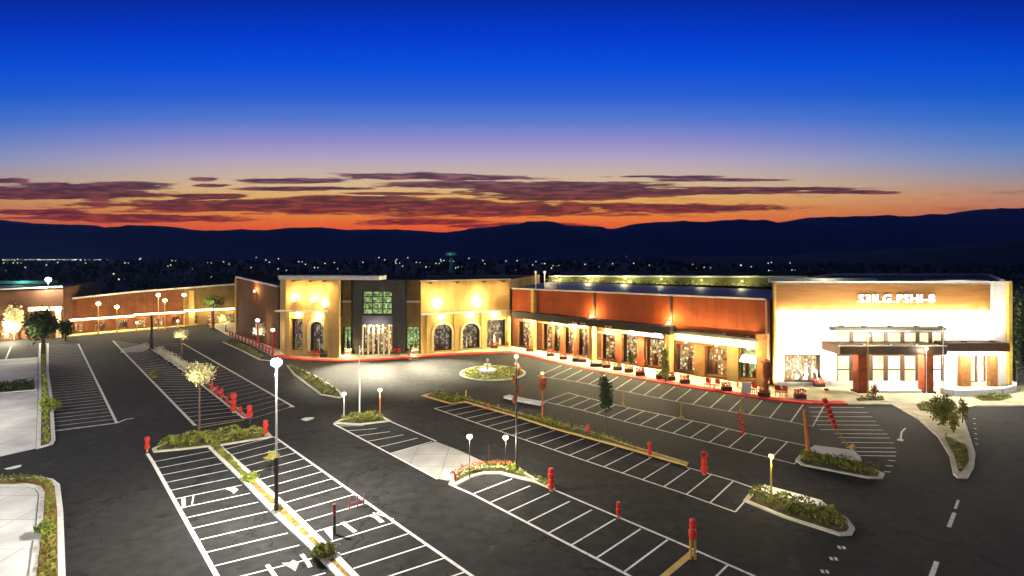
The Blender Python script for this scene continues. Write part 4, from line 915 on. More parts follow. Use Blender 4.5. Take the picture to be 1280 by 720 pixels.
# --- long low brown row (far left)
kn = [(82, 418.5, 375), (166, 411.5, 366), (230, 407, 361), (297, 403.5, 356)]
aB = thing('low_shop_row', 'long low brown shop row with glowing canopy edge at the far left', 'shops', G(82, 418.5))
for i in range(3):
    fB = Fac(G(*kn[i][:2]), G(*kn[i + 1][:2])); a, b = fB.z(kn[i][0], kn[i][2]), fB.z(kn[i + 1][0], kn[i + 1][2])
    ops = []; n = 3
    for k in range(n):
        u0 = fB.L * (k + .25) / n; ops.append((u0, u0 + fB.L / n * .5, .4, 3.0))
    mb = MB(); fB.wall(mb, 0, a, b, ops); ba = fB.a + Vector((-3, 25, 0)); bb = fB.b + Vector((0, 25, 0)); shell(mb, fB, ba, bb, a, b, 0)
    mb.build('wall', ['brick_brown', 'brick_brown', 'stucco_olive'][i], aB)
    mb = MB(); roofing(mb, fB, ba, bb, a - .5); mb.build('roof', 'roof_dark', aB)
    for o_ in ops: window(aB, fB, o_, 'wood_pier', R.choice(['goods_warm', 'goods_dim', 'goods_warm']), 2, 1, goods=1)
    mb = MB(); mb.add([fB.at(0, a, .3), fB.at(fB.L, b, .3), fB.at(fB.L, b + .5, .3), fB.at(0, a + .5, .3), fB.at(0, a, -.4), fB.at(fB.L, b, -.4), fB.at(fB.L, b + .5, -.4), fB.at(0, a + .5, -.4)],
       [(0, 1, 2, 3), (3, 2, 6, 7), (5, 4, 7, 6), (4, 5, 1, 0)]); mb.build('parapet', 'trim_pale', aB)
    zc = [3.9, 4.2, 4.6][i]
    mb = MB(); fB.box(mb, 0, fB.L, zc, zc + .35, .003, 2.2); cp = mb.build('canopy', 'trim_cream', aB)
    mb = MB(); fB.box(mb, 0.1, fB.L - .1, zc + .05, zc + .55, 2.22, 2.4); mb.build('light_strip', 'strip_warm', cp)
    for k in range(3): lamp(fB.at(fB.L * (k + .5) / 3, zc - .5, 1.6), 190, (1, .74, .36), .3, cp); lamp(fB.at(fB.L * (k + .5) / 3, zc + 1.3, 1.6), 28, (1, .6, .25), .3, cp)
mb = MB(); f_ = Fac(G(230, 407), G(297, 403.5)); f_.box(mb, f_.uu(236), f_.uu(243), 0, 11, .003, .6); mb.build('pilaster', 'stucco_yellow', aB)
# --- nearest left building
fA = Fac(G(-90, 430), G(79, 422)); zA0, zA1 = fA.z(-60, 366), fA.z(79, 359)
aA = thing('corner_store', 'dark brown store cut by the left edge with a floodlight on its roof', 'store', fA.b)
opA = [(fA.uu(2), fA.uu(14), .3, 4.2), (fA.uu(40), fA.uu(52), .3, 4.2)]
mb = MB(); fA.wall(mb, 0, zA0, zA1, opA); Aba = fA.a + Vector((-10, 30, 0)); Abb = fA.b + Vector((-12, 30, 0)); shell(mb, fA, Aba, Abb, zA0, zA1, 0); mb.build('wall', 'brick_dark', aA)
for o_ in opA: window(aA, fA, o_, 'wood_pier', 'goods_warm', 3, 1, goods=2)
mb = MB(); roofing(mb, fA, Aba, Abb, zA1 - .4); mb.build('roof', 'roof_dark', aA)
mb = MB(); mb.add([fA.at(0, zA0, .3), fA.at(fA.L, zA1, .3), fA.at(fA.L, zA1 + .35, .3), fA.at(0, zA0 + .35, .3), fA.at(0, zA0 + .35, -.4), fA.at(fA.L, zA1 + .35, -.4)], [(0, 1, 2, 3), (3, 2, 5, 4)]); mb.build('parapet', 'trim_pale', aA)
u0, u1 = fA.uu(37, 1), fA.uu(78, 1); z = fA.z(58, 387, 1)
mb = MB(); fA.box(mb, u0, u1, z - .2, z + .55, .003, 1.6); aw = mb.build('awning', 'trim_cream', aA); mb = MB(); fA.box(mb, u0, u1, z - .1, z + .75, 1.62, 1.8); mb.build('light_strip', 'strip_warm', aw)
for px in (45, 60, 74): lamp(fA.at(fA.uu(px, 1.5), z - .7, 2.2), 300, (1, .8, .45), .3, aw)
mb = MB(); fA.box(mb, fA.uu(71), fA.uu(77), .1, z - .21, .003, .8); mb.build('pier', 'stucco_light', aA)
lamp(fA.at(fA.uu(20), 2.5, 4), 1500, (1, .92, .6), .3, aA)
p = fA.at(fA.uu(60, .5), zA1 + .4, .2)
rl = thing('roof_floodlight', 'brilliant white floodlight on the roof edge of the left corner store', 'lamp', p)
mb = MB(); mb.tube([p, p + Vector((0, 0, 1.4))], .09, 8); mb.build('bracket', 'metal_dark', rl); mb = MB(); mb.ball(p + Vector((0, 0, 1.7)), .75, .5, .6); mb.build('lamp_head', 'lamp_white', rl, smooth=True)
lamp(p + fA.n * 1.2 + Vector((0, 0, 1.6)), 4200, (1, .95, .82), .4, rl)
# teal skylight on its roof
sk = P2(34, 168, 13.6); mb = MB(); mb.box(sk + Vector((0, 0, .4)), (16, 3, .9), .05); o = mb.build('skylight', 'metal_teal'); tag(o, 'long teal skylight box on the roof of the left corner store', 'skylight')
lamp(sk + Vector((0, -3, 2)), 300, (.6, 1, .9), .4)

# --- building behind the orange row
fG = Fac(P2(686, 176), P2(1010, 133)); zg0, zg1 = H - 25.5 * 176 / F, fG.z(955, 345.5)
aG = thing('rear_store', 'pale green flat roofed store rising behind the orange shop row', 'store', fG.a)
mb = MB(); fG.wall(mb, 0, zg0, zg1); shell(mb, fG, fG.a + Vector((12, 60, 0)), fG.b + Vector((40, 55, 0)), zg0, zg1, 0); mb.build('wall', 'roof_green', aG)
mb = MB(); roofing(mb, fG, fG.a + Vector((12, 60, 0)), fG.b + Vector((40, 55, 0)), zg0 - .3); mb.build('roof', 'roof_dark', aG)
mb = MB(); mb.add([fG.at(0, zg0 - .1, .3), fG.at(fG.L, zg1 - .1, .3), fG.at(fG.L, zg1 + .3, .3), fG.at(0, zg0 + .3, .3), fG.at(0, zg0 + .3, -.6), fG.at(fG.L, zg1 + .3, -.6)], [(0, 1, 2, 3), (3, 2, 5, 4)]); mb.build('parapet', 'trim_pale', aG)
mb = MB()
for k in range(60):
    u = fG.L * (k + R.random()) / 60
    for q_ in range(26): mb.leaf(fG.at(u + R.gauss(0, .5), 14.1 + abs(R.gauss(0, .5)), R.uniform(.3, 1.3)), .22)
mb.build('roof_edge_planting', 'leaf_pale', aG)
for px in (700, 740, 785, 830, 880, 930): p = fG.at(fG.uu(px), 15.6, 2.0); mb = MB(); mb.box(p, (.3, .3, .2)); q = mb.build('roof_lamp', 'lamp_gold', aG); lamp(p + fG.n * .6, 420 if px < 800 else 170, (1, .9, .5), .3, q)
# rooftop tanks and screens
def roof_screen(x0, x1, Y, y, lb):
    a = P2(x0, Y); b = P2(x1, Y); z = H - (y - HZ) * Y / F; mb = MB(); mb.box(((a.x + b.x) / 2, Y, z - .5), (b.x - a.x, 1.2, 1.0)); o = mb.build('roof_screen', 'trim_pale'); tag(o, lb, 'roof screen', 'pale screens on the department store roof')
    lamp(((a.x + b.x) / 2, Y - 3, z + .5), 120, (1, .95, .75), .3)
roof_screen(962, 1095, 112, 347.5, 'long pale roof screen above the left half of the department store'); roof_screen(1158, 1232, 112, 350, 'short pale roof screen above the right end of the department store')
p = P2(690, 138, 15.2); rt = thing('roof_tank', 'round pale tank on the roof where the gold block meets the orange row', 'tank', (p.x, p.y, 13.4))
mb = MB(); mb.tube([(p.x, p.y, 13.4), (p.x, p.y, 15.2)], 2.0, 20); mb.tube([(p.x, p.y, 15.2), (p.x, p.y, 15.5)], [2.1, 1.2], 20); mb.build('drum', 'trim_cream', rt)
for k in (-1, 1): mb = MB(); mb.tube([(p.x - 3 + k * 1.1, p.y - 1, 13.6), (p.x - 3 + k * 1.1, p.y - 1, 18)], .16, 8); mb.ball((p.x - 3 + k * 1.1, p.y - 1, 18), .35, .35, .4, 8, 6); mb.build('vent_pipe', 'trim_cream', rt)
lamp(p + Vector((-2, -4, 3)), 250, (1, .9, .65), .3)

# ------------------------------------------------------------------ vegetation and street furniture
def tree(loc, zc, rx, rz, n, size, leaf, label, trunk='bark', tr=.14, name='tree', group=None, clumps=16, z0=0.0, light=0, lc=(1, .9, .55)):
    x, y = loc[0], loc[1]; t = thing(name, label, 'tree' if name == 'tree' else 'shrub', (x, y, z0), group)
    mb = MB(); mb.tube([(x, y, z0), (x + .05, y, z0 + (zc - z0) * .5), (x, y, zc)], [tr * 1.3, tr, tr * .6], 8)
    for k in range(6):
        a = k * 1.05 + R.random(); e = (x + math.cos(a) * rx * .7, y + math.sin(a) * rx * .7, zc + R.uniform(-.1, .5) * rz)
        mb.tube([(x, y, zc - rz * .75 + k * .12 * rz), ((x + e[0]) / 2, (y + e[1]) / 2, (zc + e[2]) / 2 - .1 * rz), e], [tr * .5, tr * .3, tr * .12], 5)
    mb.build('trunk', trunk, t)
    mb = MB(); cs = []
    for k in range(clumps):
        d = Vector((R.gauss(0, 1), R.gauss(0, 1), R.gauss(0, 1))).normalized() * (R.random() ** .4); cs.append((x + d.x * rx * .8, y + d.y * rx * .8, zc + d.z * rz * .8, R.uniform(.34, .5)))
    for k in range(int(n * 1.9)):
        c = cs[k % clumps]; s_ = c[3]; mb.leaf((c[0] + R.gauss(0, rx * s_ * .6), c[1] + R.gauss(0, rx * s_ * .6), c[2] + R.gauss(0, rz * s_ * .55)), size)
    mb.build('crown', leaf, t)
    if light: lamp((x + .3, y - rx - .8, zc - rz * .2), light, lc, .3, t)
    return t
def zat(py, base): Y = F * H / (base - HZ); return H - (py - HZ) * Y / F
def Wm(w, base): return w * (F * H / (base - HZ)) / F
def tr_px(px, base, y0, y1, w, *a, **k):
    p = G(px, base); return tree(p, zat((y0 + y1) / 2, base), Wm(w, base) / 2 * 1.1, (zat(y0, base) - zat(y1, base)) / 2, *a, **k)
tr_px(54, 446, 386, 425, 29, 1700, .38, 'leaf_dark', 'round dark green tree on the strip beside the white bays', tr=.3, clumps=26, light=120)
tr_px(82, 426, 402, 421, 17, 500, .35, 'leaf_dark', 'squat dark bush at the right corner of the left store', name='bush', clumps=12)
tr_px(18, 426, 382, 418, 20, 700, .35, 'leaf_pale', 'floodlit pale shrub tree before the left corner store', light=900, clumps=14, name='bush')
tr_px(249, 547, 450, 478, 26, 900, .2, 'leaf_pale', 'slender lamp-lit tree with pale yellow crown by the long hedge', tr=.13, clumps=16, light=110)
tr_px(227, 458, 411, 424, 13, 350, .22, 'leaf_pale', 'thin tree with small pale lit crown on the far left strip', tr=.15, light=150)
tr_px(757, 545, 472, 515, 17, 900, .18, 'leaf_dark', 'dark narrow young tree in the middle of the parking rows', tr=.08, clumps=14)
tr_px(1178, 532, 493, 530, 22, 1300, .18, 'leaf_hedge', 'bushy green tree on the right kerb tip before the store', tr=.12, clumps=20)
tr_px(1192, 542, 510, 538, 9, 500, .15, 'leaf_yellow', 'yellow young tree just right of the bushy green tree', tr=.06, clumps=9)
tr_px(1203, 530, 500, 522, 10, 300, .15, 'leaf_yellow', 'small golden tree at the neck of the right kerb tip', tr=.06, clumps=7)
tr_px(1214, 480, 449, 474, 8, 300, .16, 'leaf_hedge', 'slim green shrub beside the brown piers right of the entrance', name='bush', clumps=8, z0=.13)
tr_px(267, 412, 370, 386, 22, 600, .35, 'leaf_hedge', 'teal green tree rising over the far left canopy', tr=.2, clumps=14, light=160, lc=(.7, 1, .75))
tr_px(282, 416, 391, 404, 15, 500, .3, 'leaf_pale', 'bright pale blossom tree in the corner left of the red brick wing', tr=.12, light=260)
tr_px(324, 432, 404, 422, 12, 600, .25, 'petal_white', 'white flowering tree behind the red fence', tr=.12, light=120)
tr_px(832, 480, 436, 472, 9, 600, .2, 'leaf_yellow', 'slim golden tree on the paving at the third pale pilaster', tr=.07, clumps=12)
tr_px(959, 498, 450, 490, 9, 500, .2, 'leaf_autumn', 'red and gold creeper tree at the corner of the department store', tr=.07, clumps=12)
tr_px(340, 592, 566, 576, 15, 500, .12, 'leaf_yellow', 'small yellow tree tangled round the foot of the tall lamp post', tr=.05, clumps=9, name='bush')
tr_px(312, 602, 591, 603, 14, 600, .16, 'leaf_lime', 'round lime bush near the far end of the near median', name='bush', clumps=12)
tr_px(405, 699, 681, 699, 25, 1300, .12, 'leaf_hedge', 'round dark green bush on the near median', name='bush', clumps=18)
tr_px(346, 641, 629, 641, 9, 400, .12, 'leaf_lime', 'small lime bush at the base of the tall lamp post', name='bush', clumps=8)
tr_px(58, 668, 652, 667, 20, 900, .13, 'leaf_lime', 'bright lime bush in the bottom left hedge bed', name='bush', clumps=12)
tr_px(62, 515, 497, 515, 20, 500, .22, 'leaf_lime', 'spreading lime bush on the strip beside the white bays', name='bush', clumps=12)
tr_px(192, 472, 464, 473, 9, 260, .22, 'leaf_yellow', 'tiny yellow green bush out on the far left parking row', name='bush', clumps=7)
tr_px(1094, 497, 482, 495, 8, 300, .14, 'leaf_autumn', 'small red brown potted tree right of the left entrance pillar', tr=.05, clumps=6, name='bush')
for i, (px, w, top) in enumerate(((1270, 12, 372), (1284, 15, 366), (1304, 20, 362))):
    tr_px(px, 483, top, 476, w, 1500, .35, 'leaf_dark', ['tall dark conifer against the right end of the department store', 'tall dark conifer at the right edge of the picture', 'dark conifer standing beyond the picture edge'][i], tr=.25, clumps=26, group='dark conifers beyond the department store')

# lamp posts
def post(px, base, top, r, m, label, head=None, hr=.3, power=0, c=(1, .9, .7), name='lamp_post', lean=(0, 0), extra=None, z0=0.0, group=None, arm=False):
    p = G(px, base); z = zat(top, base); t = thing(name, label, 'lamp post' if 'lamp' in name else 'post', (p.x, p.y, z0), group)
    tp = Vector((p.x + lean[0], p.y + lean[1], z))
    mb = MB(); mb.tube([(p.x, p.y, z0), (p.x, p.y, z0 + .35)], [r * 2.6, r * 2.2], 10); mb.tube([(p.x, p.y, z0 + .35), tp], [r * 1.15, r * .75], 10); mb.build('pole', m, t)
    if head:
        mb = MB(); mb.ball(tp + Vector((0, 0, hr * .6)), hr, hr, hr * .8); mb.build('lamp_head', head, t, smooth=True)
        mb = MB(); mb.tube([tp + Vector((0, 0, hr * 1.42)), tp + Vector((0, 0, hr * 1.6))], [hr * .42, hr * .2], 10); mb.build('lamp_cap', 'metal_dark', t)
    if power: lamp(tp + Vector((0, 0, -.35)), power, c, .3, t)
    return t, tp
t, tp = post(345.5, 643, 457, .10, 'metal_pale', 'tall white lamp post with blazing lamp on the near median', 'lamp_white', .45, 11500, (1, .93, .80))
p = G(345.5, 643); mb = MB(); mb.tube([(p.x, p.y, .1), (p.x, p.y, zat(572, 643))], .17, 10); mb.build('sleeve', 'metal_dark', t)
post(449.5, 521, 432, .09, 'metal_pale', 'tall bare white pole on the short hedge island', name='flag_pole')
post(430, 525, 494, .08, 'metal_pale', 'short lantern post with white and red head on the short hedge island', 'lamp_soft', .3, 180)
post(475, 520, 489, .10, 'metal_orange', 'orange lantern post at the right of the short hedge island', 'lamp_soft', .3, 240)
post(645.5, 590, 447, .09, 'metal_dark', 'tall thin dark pole wound with red leaves at the arched hedge', 'lamp_soft', .22, 300)
post(678, 527, 468, .10, 'metal_orange', 'orange pole on the long hedge median left of the small tree', 'lamp_gold', .25, 130)
post(189.5, 437, 394, .28, 'metal_dark', 'thick dark pole at the far end of the left parking strip', name='pole')
post(964, 625, 572, .09, 'metal_gold', 'yellow street lamp on the nearest right island', 'lamp_gold', .24, 260, (1, .85, .5))
post(587, 598, 548, .035, 'metal_dark', 'slim twin-stem lantern over the pale concrete patch', 'lamp_soft', .3, 420)
post(632, 590, 549, .035, 'metal_dark', 'slim lantern standing in the arched hedge', 'lamp_soft', .3, 380)
post(611, 588, 556, .03, 'metal_dark', 'bare thin rod between the two slim lanterns', name='rod')
post(780, 507, 488, .13, 'metal_gold', 'stubby yellow post behind the small dark tree', name='bollard')
post(852, 524, 503, .12, 'metal_gold', 'yellow post at the head of the second row, right of the small tree', name='bollard')
post(927, 515, 497, .12, 'metal_gold', 'yellow post close to the red kerb before the last orange shop', name='bollard')
post(582.5, 500, 488, .13, 'metal_gold', 'left yellow marker post on the long hedge median', name='bollard')
post(611, 511, 504, .16, 'metal_orange', 'right orange marker post on the long hedge median', name='bollard')
post(512, 447, 434, .12, 'metal_gold', 'yellow post on the red kerb before the dark tower', name='bollard', z0=.13)
post(1179, 500, 402, .07, 'metal_pale', 'thin grey mast before the right half of the department store', name='flag_pole', z0=.13)
post(1085, 497, 421, .10, 'metal_gold', 'gold lamp mast beside the left entrance pillar', 'lamp_soft', .3, 120, z0=.13)
post(1158, 494, 437, .05, 'metal_pale', 'white lantern mast beside the right entrance pillar', 'lamp_soft', .26, 100, z0=.13)
p = G(1011, 571); t = thing('banner_post', 'leaning orange yellow timber post on the far right island', 'post', (p.x, p.y, .1)); q = G(1009, 571)
mb = MB(); mb.tube([(p.x, p.y, .1), (p.x - .5, p.y, zat(512, 571))], [.26, .16], 8); mb.build('pole', 'metal_orange', t)
p = G(1066, 566); t = thing('banner_post', 'leaning red banner on a stay rising from the far right island', 'post', (p.x, p.y, .1))
a = Vector((p.x, p.y, .1)); b = a + Vector((-1.9, 0, zat(537, 566))); cc = a + Vector((-3.2, 0, zat(499, 566)))
mb = MB(); mb.tube([a, b], [.07, .06], 8); mb.ball(a + Vector((0, 0, .5)), .3, .3, .4, 8, 6); mb.build('stay', 'metal_gold', t)
mb = MB(); d = cc - b
for k in range(6): s0 = b + d * (k / 6 + .01); s1 = b + d * ((k + 1) / 6 - .02); mb.tube([s0, s1], [.26, .30], 4)
mb.build('banner', 'red_plastic', t)
# twisted pole near the bays before the last shop
p = G(929, 543); t = thing('banner_post', 'twisted red beaded post standing in the second parking row', 'post', (p.x, p.y, 0)); hh = zat(516, 543); mb = MB()
for k in range(7): mb.ball((p.x + (.12 if k % 2 else -.12) - .06 * k, p.y, hh * (k + .5) / 7), .24, .24, hh / 13, 8, 6)
mb.build('beads', 'red_plastic', t); mb = MB(); mb.tube([(p.x, p.y, 0), (p.x - .3, p.y, zat(500, 543))], .07, 8); mb.build('pole', 'metal_gold', t)
# leaves wound on the tall thin pole
p = G(645.5, 590); mb = MB()
for k in range(700): z = R.uniform(zat(505, 590), zat(455, 590)); a = z * 3 + R.uniform(-.5, .5); mb.leaf((p.x + .28 * math.cos(a) + R.gauss(0, .06), p.y + .28 * math.sin(a), z), .12)
tag(mb.build('climbing_plant', 'leaf_autumn'), 'red leafy climber wound round the top of the tall thin dark pole', 'plant')
p = G(678, 527); mb = MB()
for k in range(400): z = R.uniform(zat(488, 527), zat(470, 527)); mb.leaf((p.x + R.gauss(0, .2), p.y + R.gauss(0, .2), z), .16)
tag(mb.build('climbing_plant', 'leaf_autumn'), 'orange leafy climber on the orange pole of the long median', 'plant')
# red marker posts of stacked drums
def red_post(px, base, top, lab, nb=3, stem='metal_gold', frac=.2, r=None, ringtop=False, twin=False):
    p = G(px, base); hh = zat(top, base); t = thing('marker_post', lab, 'post', (p.x, p.y, 0), 'red marker posts about the car park')
    r = r or hh * .15; mb = MB()
    if twin:
        for k in (-1, 1): mb.tube([(p.x + k * .16, p.y, 0), (p.x + k * .16, p.y, hh * frac)], .10, 8)
    else: mb.tube([(p.x, p.y, 0), (p.x, p.y, hh * frac + .05)], [r * .5, r * .35], 8)
    mb.build('stem', stem, t); h0 = hh * frac; dh = (hh - h0) / nb; mb = MB()
    for k in range(nb):
        zc = h0 + dh * (k + .5); rr_ = r * (1 if k % 2 == 0 else .82)
        if ringtop and k == nb - 1:
            pts = [Vector((p.x + math.cos(a) * rr_ * .9, p.y, zc + math.sin(a) * dh * .42)) for a in [2 * math.pi * i / 12 for i in range(13)]]; mb.tube(pts, rr_ * .32, 6)
        else:
            mb.tube([(p.x, p.y, zc - dh * .47), (p.x, p.y, zc - dh * .3), (p.x, p.y, zc + dh * .3), (p.x, p.y, zc + dh * .47)], [rr_ * .7, rr_, rr_, rr_ * .7], 10)
    mb.build('drum', 'red_plastic', t); return t
red_post(184, 565, 546, 'stacked red post at the left end of the long hedge'); red_post(332, 546, 525, 'slender red post at the right end of the long hedge', 4)
red_post(312, 530, 506, 'orange red post on a thin stem at the near end of the far left strip', 2, 'metal_dark', .35)
red_post(292, 516, 491, 'tall red post on the far left strip, left of the stemmed one', 3, 'metal_gold', .1); red_post(277, 500, 485, 'white and red post, second along the far left strip', 2); red_post(265, 490, 477, 'smallest red post on the far left strip', 2)
red_post(271, 495, 482, 'second smallest red post on the far left strip', 2, 'metal_orange', .2); red_post(284.5, 507, 494, 'orange red post in the middle of the far left strip group', 2, 'metal_orange', .2); red_post(301, 520, 508, 'low red post between the tall one and the stemmed one on the far left strip', 2, 'metal_gold', .2)
red_post(689, 614, 585, 'knobbly red post on the back line of the front middle row', 4, 'metal_gold', .12); red_post(773, 648, 627, 'short red post further along the front middle row', 2, 'metal_orange', .25)
red_post(880, 593, 564, 'red post with ring top on the back line of the middle row', 3, ringtop=True, frac=.05); red_post(812, 572, 553, 'red brown post at the near end of the long hedge median', 3, 'metal_orange')
red_post(735, 544, 530, 'small red post half way along the long hedge median', 2, 'metal_orange'); red_post(866, 699, 648, 'big red headed post on twin yellow legs nearest the camera', 2, 'metal_gold', .5, .3, twin=True)
red_post(569, 602, 592, 'tiny orange red post at the left tip of the arched hedge', 1, 'metal_orange')
# orange flowers along the arched hedge
mb = MB(); pp = gp([(566, 600), (580, 592), (604, 586), (626, 585), (640, 588)])
for k in range(420): q = along(pp, plen(pp) * R.random()); mb.leaf((q.x + R.gauss(0, .2), q.y + R.gauss(0, .25) - .3, R.uniform(.6, .95)), .12)
tag(mb.build('flower_bed', 'leaf_autumn'), 'band of orange flowers along the back of the arched hedge', 'flowers', None, 'stuff')
# red chairs / trolley frame by the near bays
def chair(px, base, lab, rz=0, s=1.0, group=None, m='red_plastic', z0=.13):
    p = G(px, base); t = thing('chair', lab, 'chair', (p.x, p.y, z0), group); cs, sn = math.cos(rz), math.sin(rz)
    def W(x, y, z): return (p.x + (x * cs - y * sn) * s, p.y + (x * sn + y * cs) * s, z0 + z * s)
    mb = MB(); mb.box(W(0, 0, .45), (.5 * s, .5 * s, .06 * s), rz); mb.build('seat', m, t)
    mb = MB(); mb.box(W(0, .24, .78), (.5 * s, .05 * s, .5 * s), rz); mb.build('backrest', m, t)
    for (x, y) in ((-.21, -.21), (.21, -.21), (-.21, .21), (.21, .21)): mb = MB(); mb.tube([W(x, y, 0), W(x, y, .42)], .025 * s, 6); mb.build('leg', m, t)
    return t
ch = [(884, 486, 'leftmost red chair of the cluster before the mixed shopfront'), (890, 486.5, 'second red chair from the left before the mixed shopfront'), (896, 487.5, 'third red chair from the left before the mixed shopfront'), (925, 491, 'red chair left of the white menu board'), (942, 493, 'red chair right of the white menu board'),
      (972, 496, 'left red chair of the pair by the department store corner'), (980, 496.5, 'right red chair of the pair by the department store corner'), (633, 437, 'red chair at the inner corner of the red kerb'), (391, 447, 'left red chair before the arch of the gold corner block'), (397, 448, 'right red chair before the arch of the gold corner block')]
for i, (x, y, lb) in enumerate(ch): chair(x, y, lb, R.uniform(-1, 1), 1.55, 'red chairs along the shop paving')
p = G(933, 492.5); mb = MB(); mb.box((p.x, p.y, 1.05), (1.5, .12, 1.7)); o = mb.build('menu_board', 'pale_concrete'); tag(o, 'upright white menu board between two red chairs', 'board')
# faint pink trolley frame on the near right bays
p = G(418, 668); t = thing('sign_post', 'grey post with faded pink top standing in the near bays', 'post', (p.x, p.y, 0)); mb = MB(); mb.tube([p, p + Vector((0, 0, zat(645, 668)))], .11, 8); mb.build('pole', 'metal_dark', t)
mat('faded_pink', (.28, .06, .06), .7, .2, 3); mb = MB(); mb.tube([p + Vector((0, 0, zat(645, 668))), p + Vector((0, 0, zat(630, 668)))], .14, 8); mb.build('cap', 'faded_pink', t)
t = thing('cart_rail', 'faded pink rail with two posts beside the symbol bay', 'rail', G(437, 637)); a = G(437, 638); b = G(455, 633); mb = MB(); mb.tube([a + Vector((0, 0, .55)), b + Vector((0, 0, .55))], .08, 8); mb.build('rail', 'faded_pink', t)
for q in (a, b, a * .45 + b * .55): mb = MB(); mb.tube([q, q + Vector((0, 0, 1.1))], .06, 8); mb.build('post', 'faded_pink', t)
# planters on the paving along the red kerb
pl = [(704, 450, 'petal_red', 'low red planter between the inner corner and the dim shopfront'), (758, 460.5, 'petal_red', 'second red planter right of the second pale pilaster'), (800, 470, 'petal_red', 'red planter below the lit window right of the awning sign'), (856, 480, 'petal_red', 'red planter before the first cream fascia window'), (908, 489, 'petal_red', 'red planter between the red chairs and the menu board'), (955, 496.5, 'petal_red', 'red planter at the corner creeper'), (1000, 499, 'petal_red', 'red planter at the right end of the red kerb'), (662, 440, 'leaf_autumn', 'dark leafy planter at the foot of the first pale pilaster'), (688, 446, 'petal_red', 'first red flower planter from the inner corner'), (720, 452.5, 'leaf_hedge', 'green planter before the dim shopfront'), (728, 453.5, 'petal_red', 'red planter right beside the green planter'), (746, 459, 'petal_red', 'wide arching red planter right of the second pale pilaster'),
      (772, 463, 'leaf_hedge', 'small green planter right of the arching red one'), (786, 466, 'petal_red', 'red planter under the awning sign'), (826, 474, 'leaf_hedge', 'green planter just left of the slim golden tree'), (838, 476, 'petal_red', 'red planter just right of the slim golden tree'),
      (455, 444, 'petal_white', 'white flower planter at the left foot of the dark tower'), (496, 443.5, 'petal_red', 'red flower planter at the right foot of the dark tower'), (519, 443, 'petal_white', 'white flower planter before the right link bay'), (405, 447, 'leaf_dark', 'dark planter right of the gold block arch'),
      (550, 440, 'leaf_dark', 'dark planter before the left arch'), (588, 437, 'leaf_dark', 'dark planter before the right arch'), (618, 436, 'petal_red', 'red planter before the square arcade opening'), (1024, 484, 'petal_red', 'red planter beside the department store window'), (435, 444, 'petal_white', 'white flower planter before the left link bay')]
for (x, y, lf_, lb) in pl:
    p = G(x, y); t = thing('planter', lb, 'planter', (p.x, p.y, .13), 'planters along the shop paving'); wdt = 2.6 if 'wide' in lb else 1.6
    mb = MB(); mb.box((p.x, p.y, .42), (wdt, .8, .58)); mb.box((p.x, p.y, .74), (wdt + .12, .92, .06)); mb.build('tub', 'bronze', t); mb = MB()
    for k in range(160): a = R.uniform(-1, 1); mb.leaf((p.x + a * wdt * .5, p.y + R.uniform(-.4, .4), .77 + R.random() * (.75 if wdt < 2 else 1.3 * (1 - a * a) + .2)), .17)
    mb.build('foliage', lf_, t)
# white curved wall by the entrance
cw = gp([(1176, 493), (1195, 496), (1225, 495), (1252, 493), (1268, 489), (1268, 484.5)]); mb = MB(); mb.strip(cw, .6, .13, 1.0); tag(mb.build('low_wall', 'pale_concrete'), 'curved low white wall right of the store entrance', 'wall')
mb = MB(); mb.prism(gp([(1088, 492), (1152, 492), (1150, 484.5), (1090, 484.5)]), .13, .4); tag(mb.build('entrance_step', 'pale_concrete'), 'broad white step between the two entrance pillars', 'step')
# red fence with white panels along the left walk
fp = gp([(284, 418.5), (300, 425.5), (316, 432), (330, 439), (341, 445.5)]); n = 14
t = thing('fence', 'low red fence with white panels along the curving left walk', 'fence', fp[0]); mb = MB(); mb.strip(fp, .15, 1.15, 1.35); mb.strip(fp, .15, .35, .5); mb.build('rail', 'red_plastic', t)
for k in range(n + 1): q = along(fp, plen(fp) * k / n); mb = MB(); mb.box((q.x, q.y, .75), (.3, .3, 1.4)); mb.build('post', 'red_plastic', t)
for k in range(n):
    q = along(fp, plen(fp) * (k + .25) / n); q2 = along(fp, plen(fp) * (k + .75) / n); mb = MB(); mb.strip([q, q2], .08, .5, 1.1); mb.build('panel', 'petal_white', t)
post(322, 434, 402, .25, 'red_plastic', 'red column with white lantern behind the red fence', 'lamp_soft', .5, 260, name='lamp_column', z0=.13)
post(341, 442, 414, .18, 'red_plastic', 'red lantern column at the right end of the red fence', 'lamp_soft', .45, 220, name='lamp_column', z0=.13)
post(265, 410, 388, .3, 'metal_orange', 'orange gate column at the road corner by the far left row', 'lamp_soft', .5, 200, name='lamp_column', z0=.13)
# lights along the far left walk
for i, (x, b_, tp_, lb, pw) in enumerate(((198, 413, 370, 'tall warm lamp standing before the low row, topmost cluster', 900), (206, 412.5, 377, 'shorter warm lamp just right of the tall warm one', 300), (123, 418, 381, 'warm lamp before the left half of the low row', 600), (146, 417, 385, 'warm lamp right of the first one on the low row walk', 300),
                                          (230, 409, 370, 'small lamp high on the olive section of the low row', 200), (171, 414, 404, 'knee high lamp near the thick dark pole', 60), (222, 410, 402, 'knee high lamp in the middle of the olive section', 60))):
    post(x, b_, tp_, .12, 'metal_gold', lb, 'lamp_warm', .55 if i != 5 and i != 6 else .3, pw, (1, .78, .42), z0=.11)
# bollards at the pale far end
t_, _ = post(62, 352 + 70, 420, .1, 'metal_gold', 'low post at the corner store pier', name='bollard')
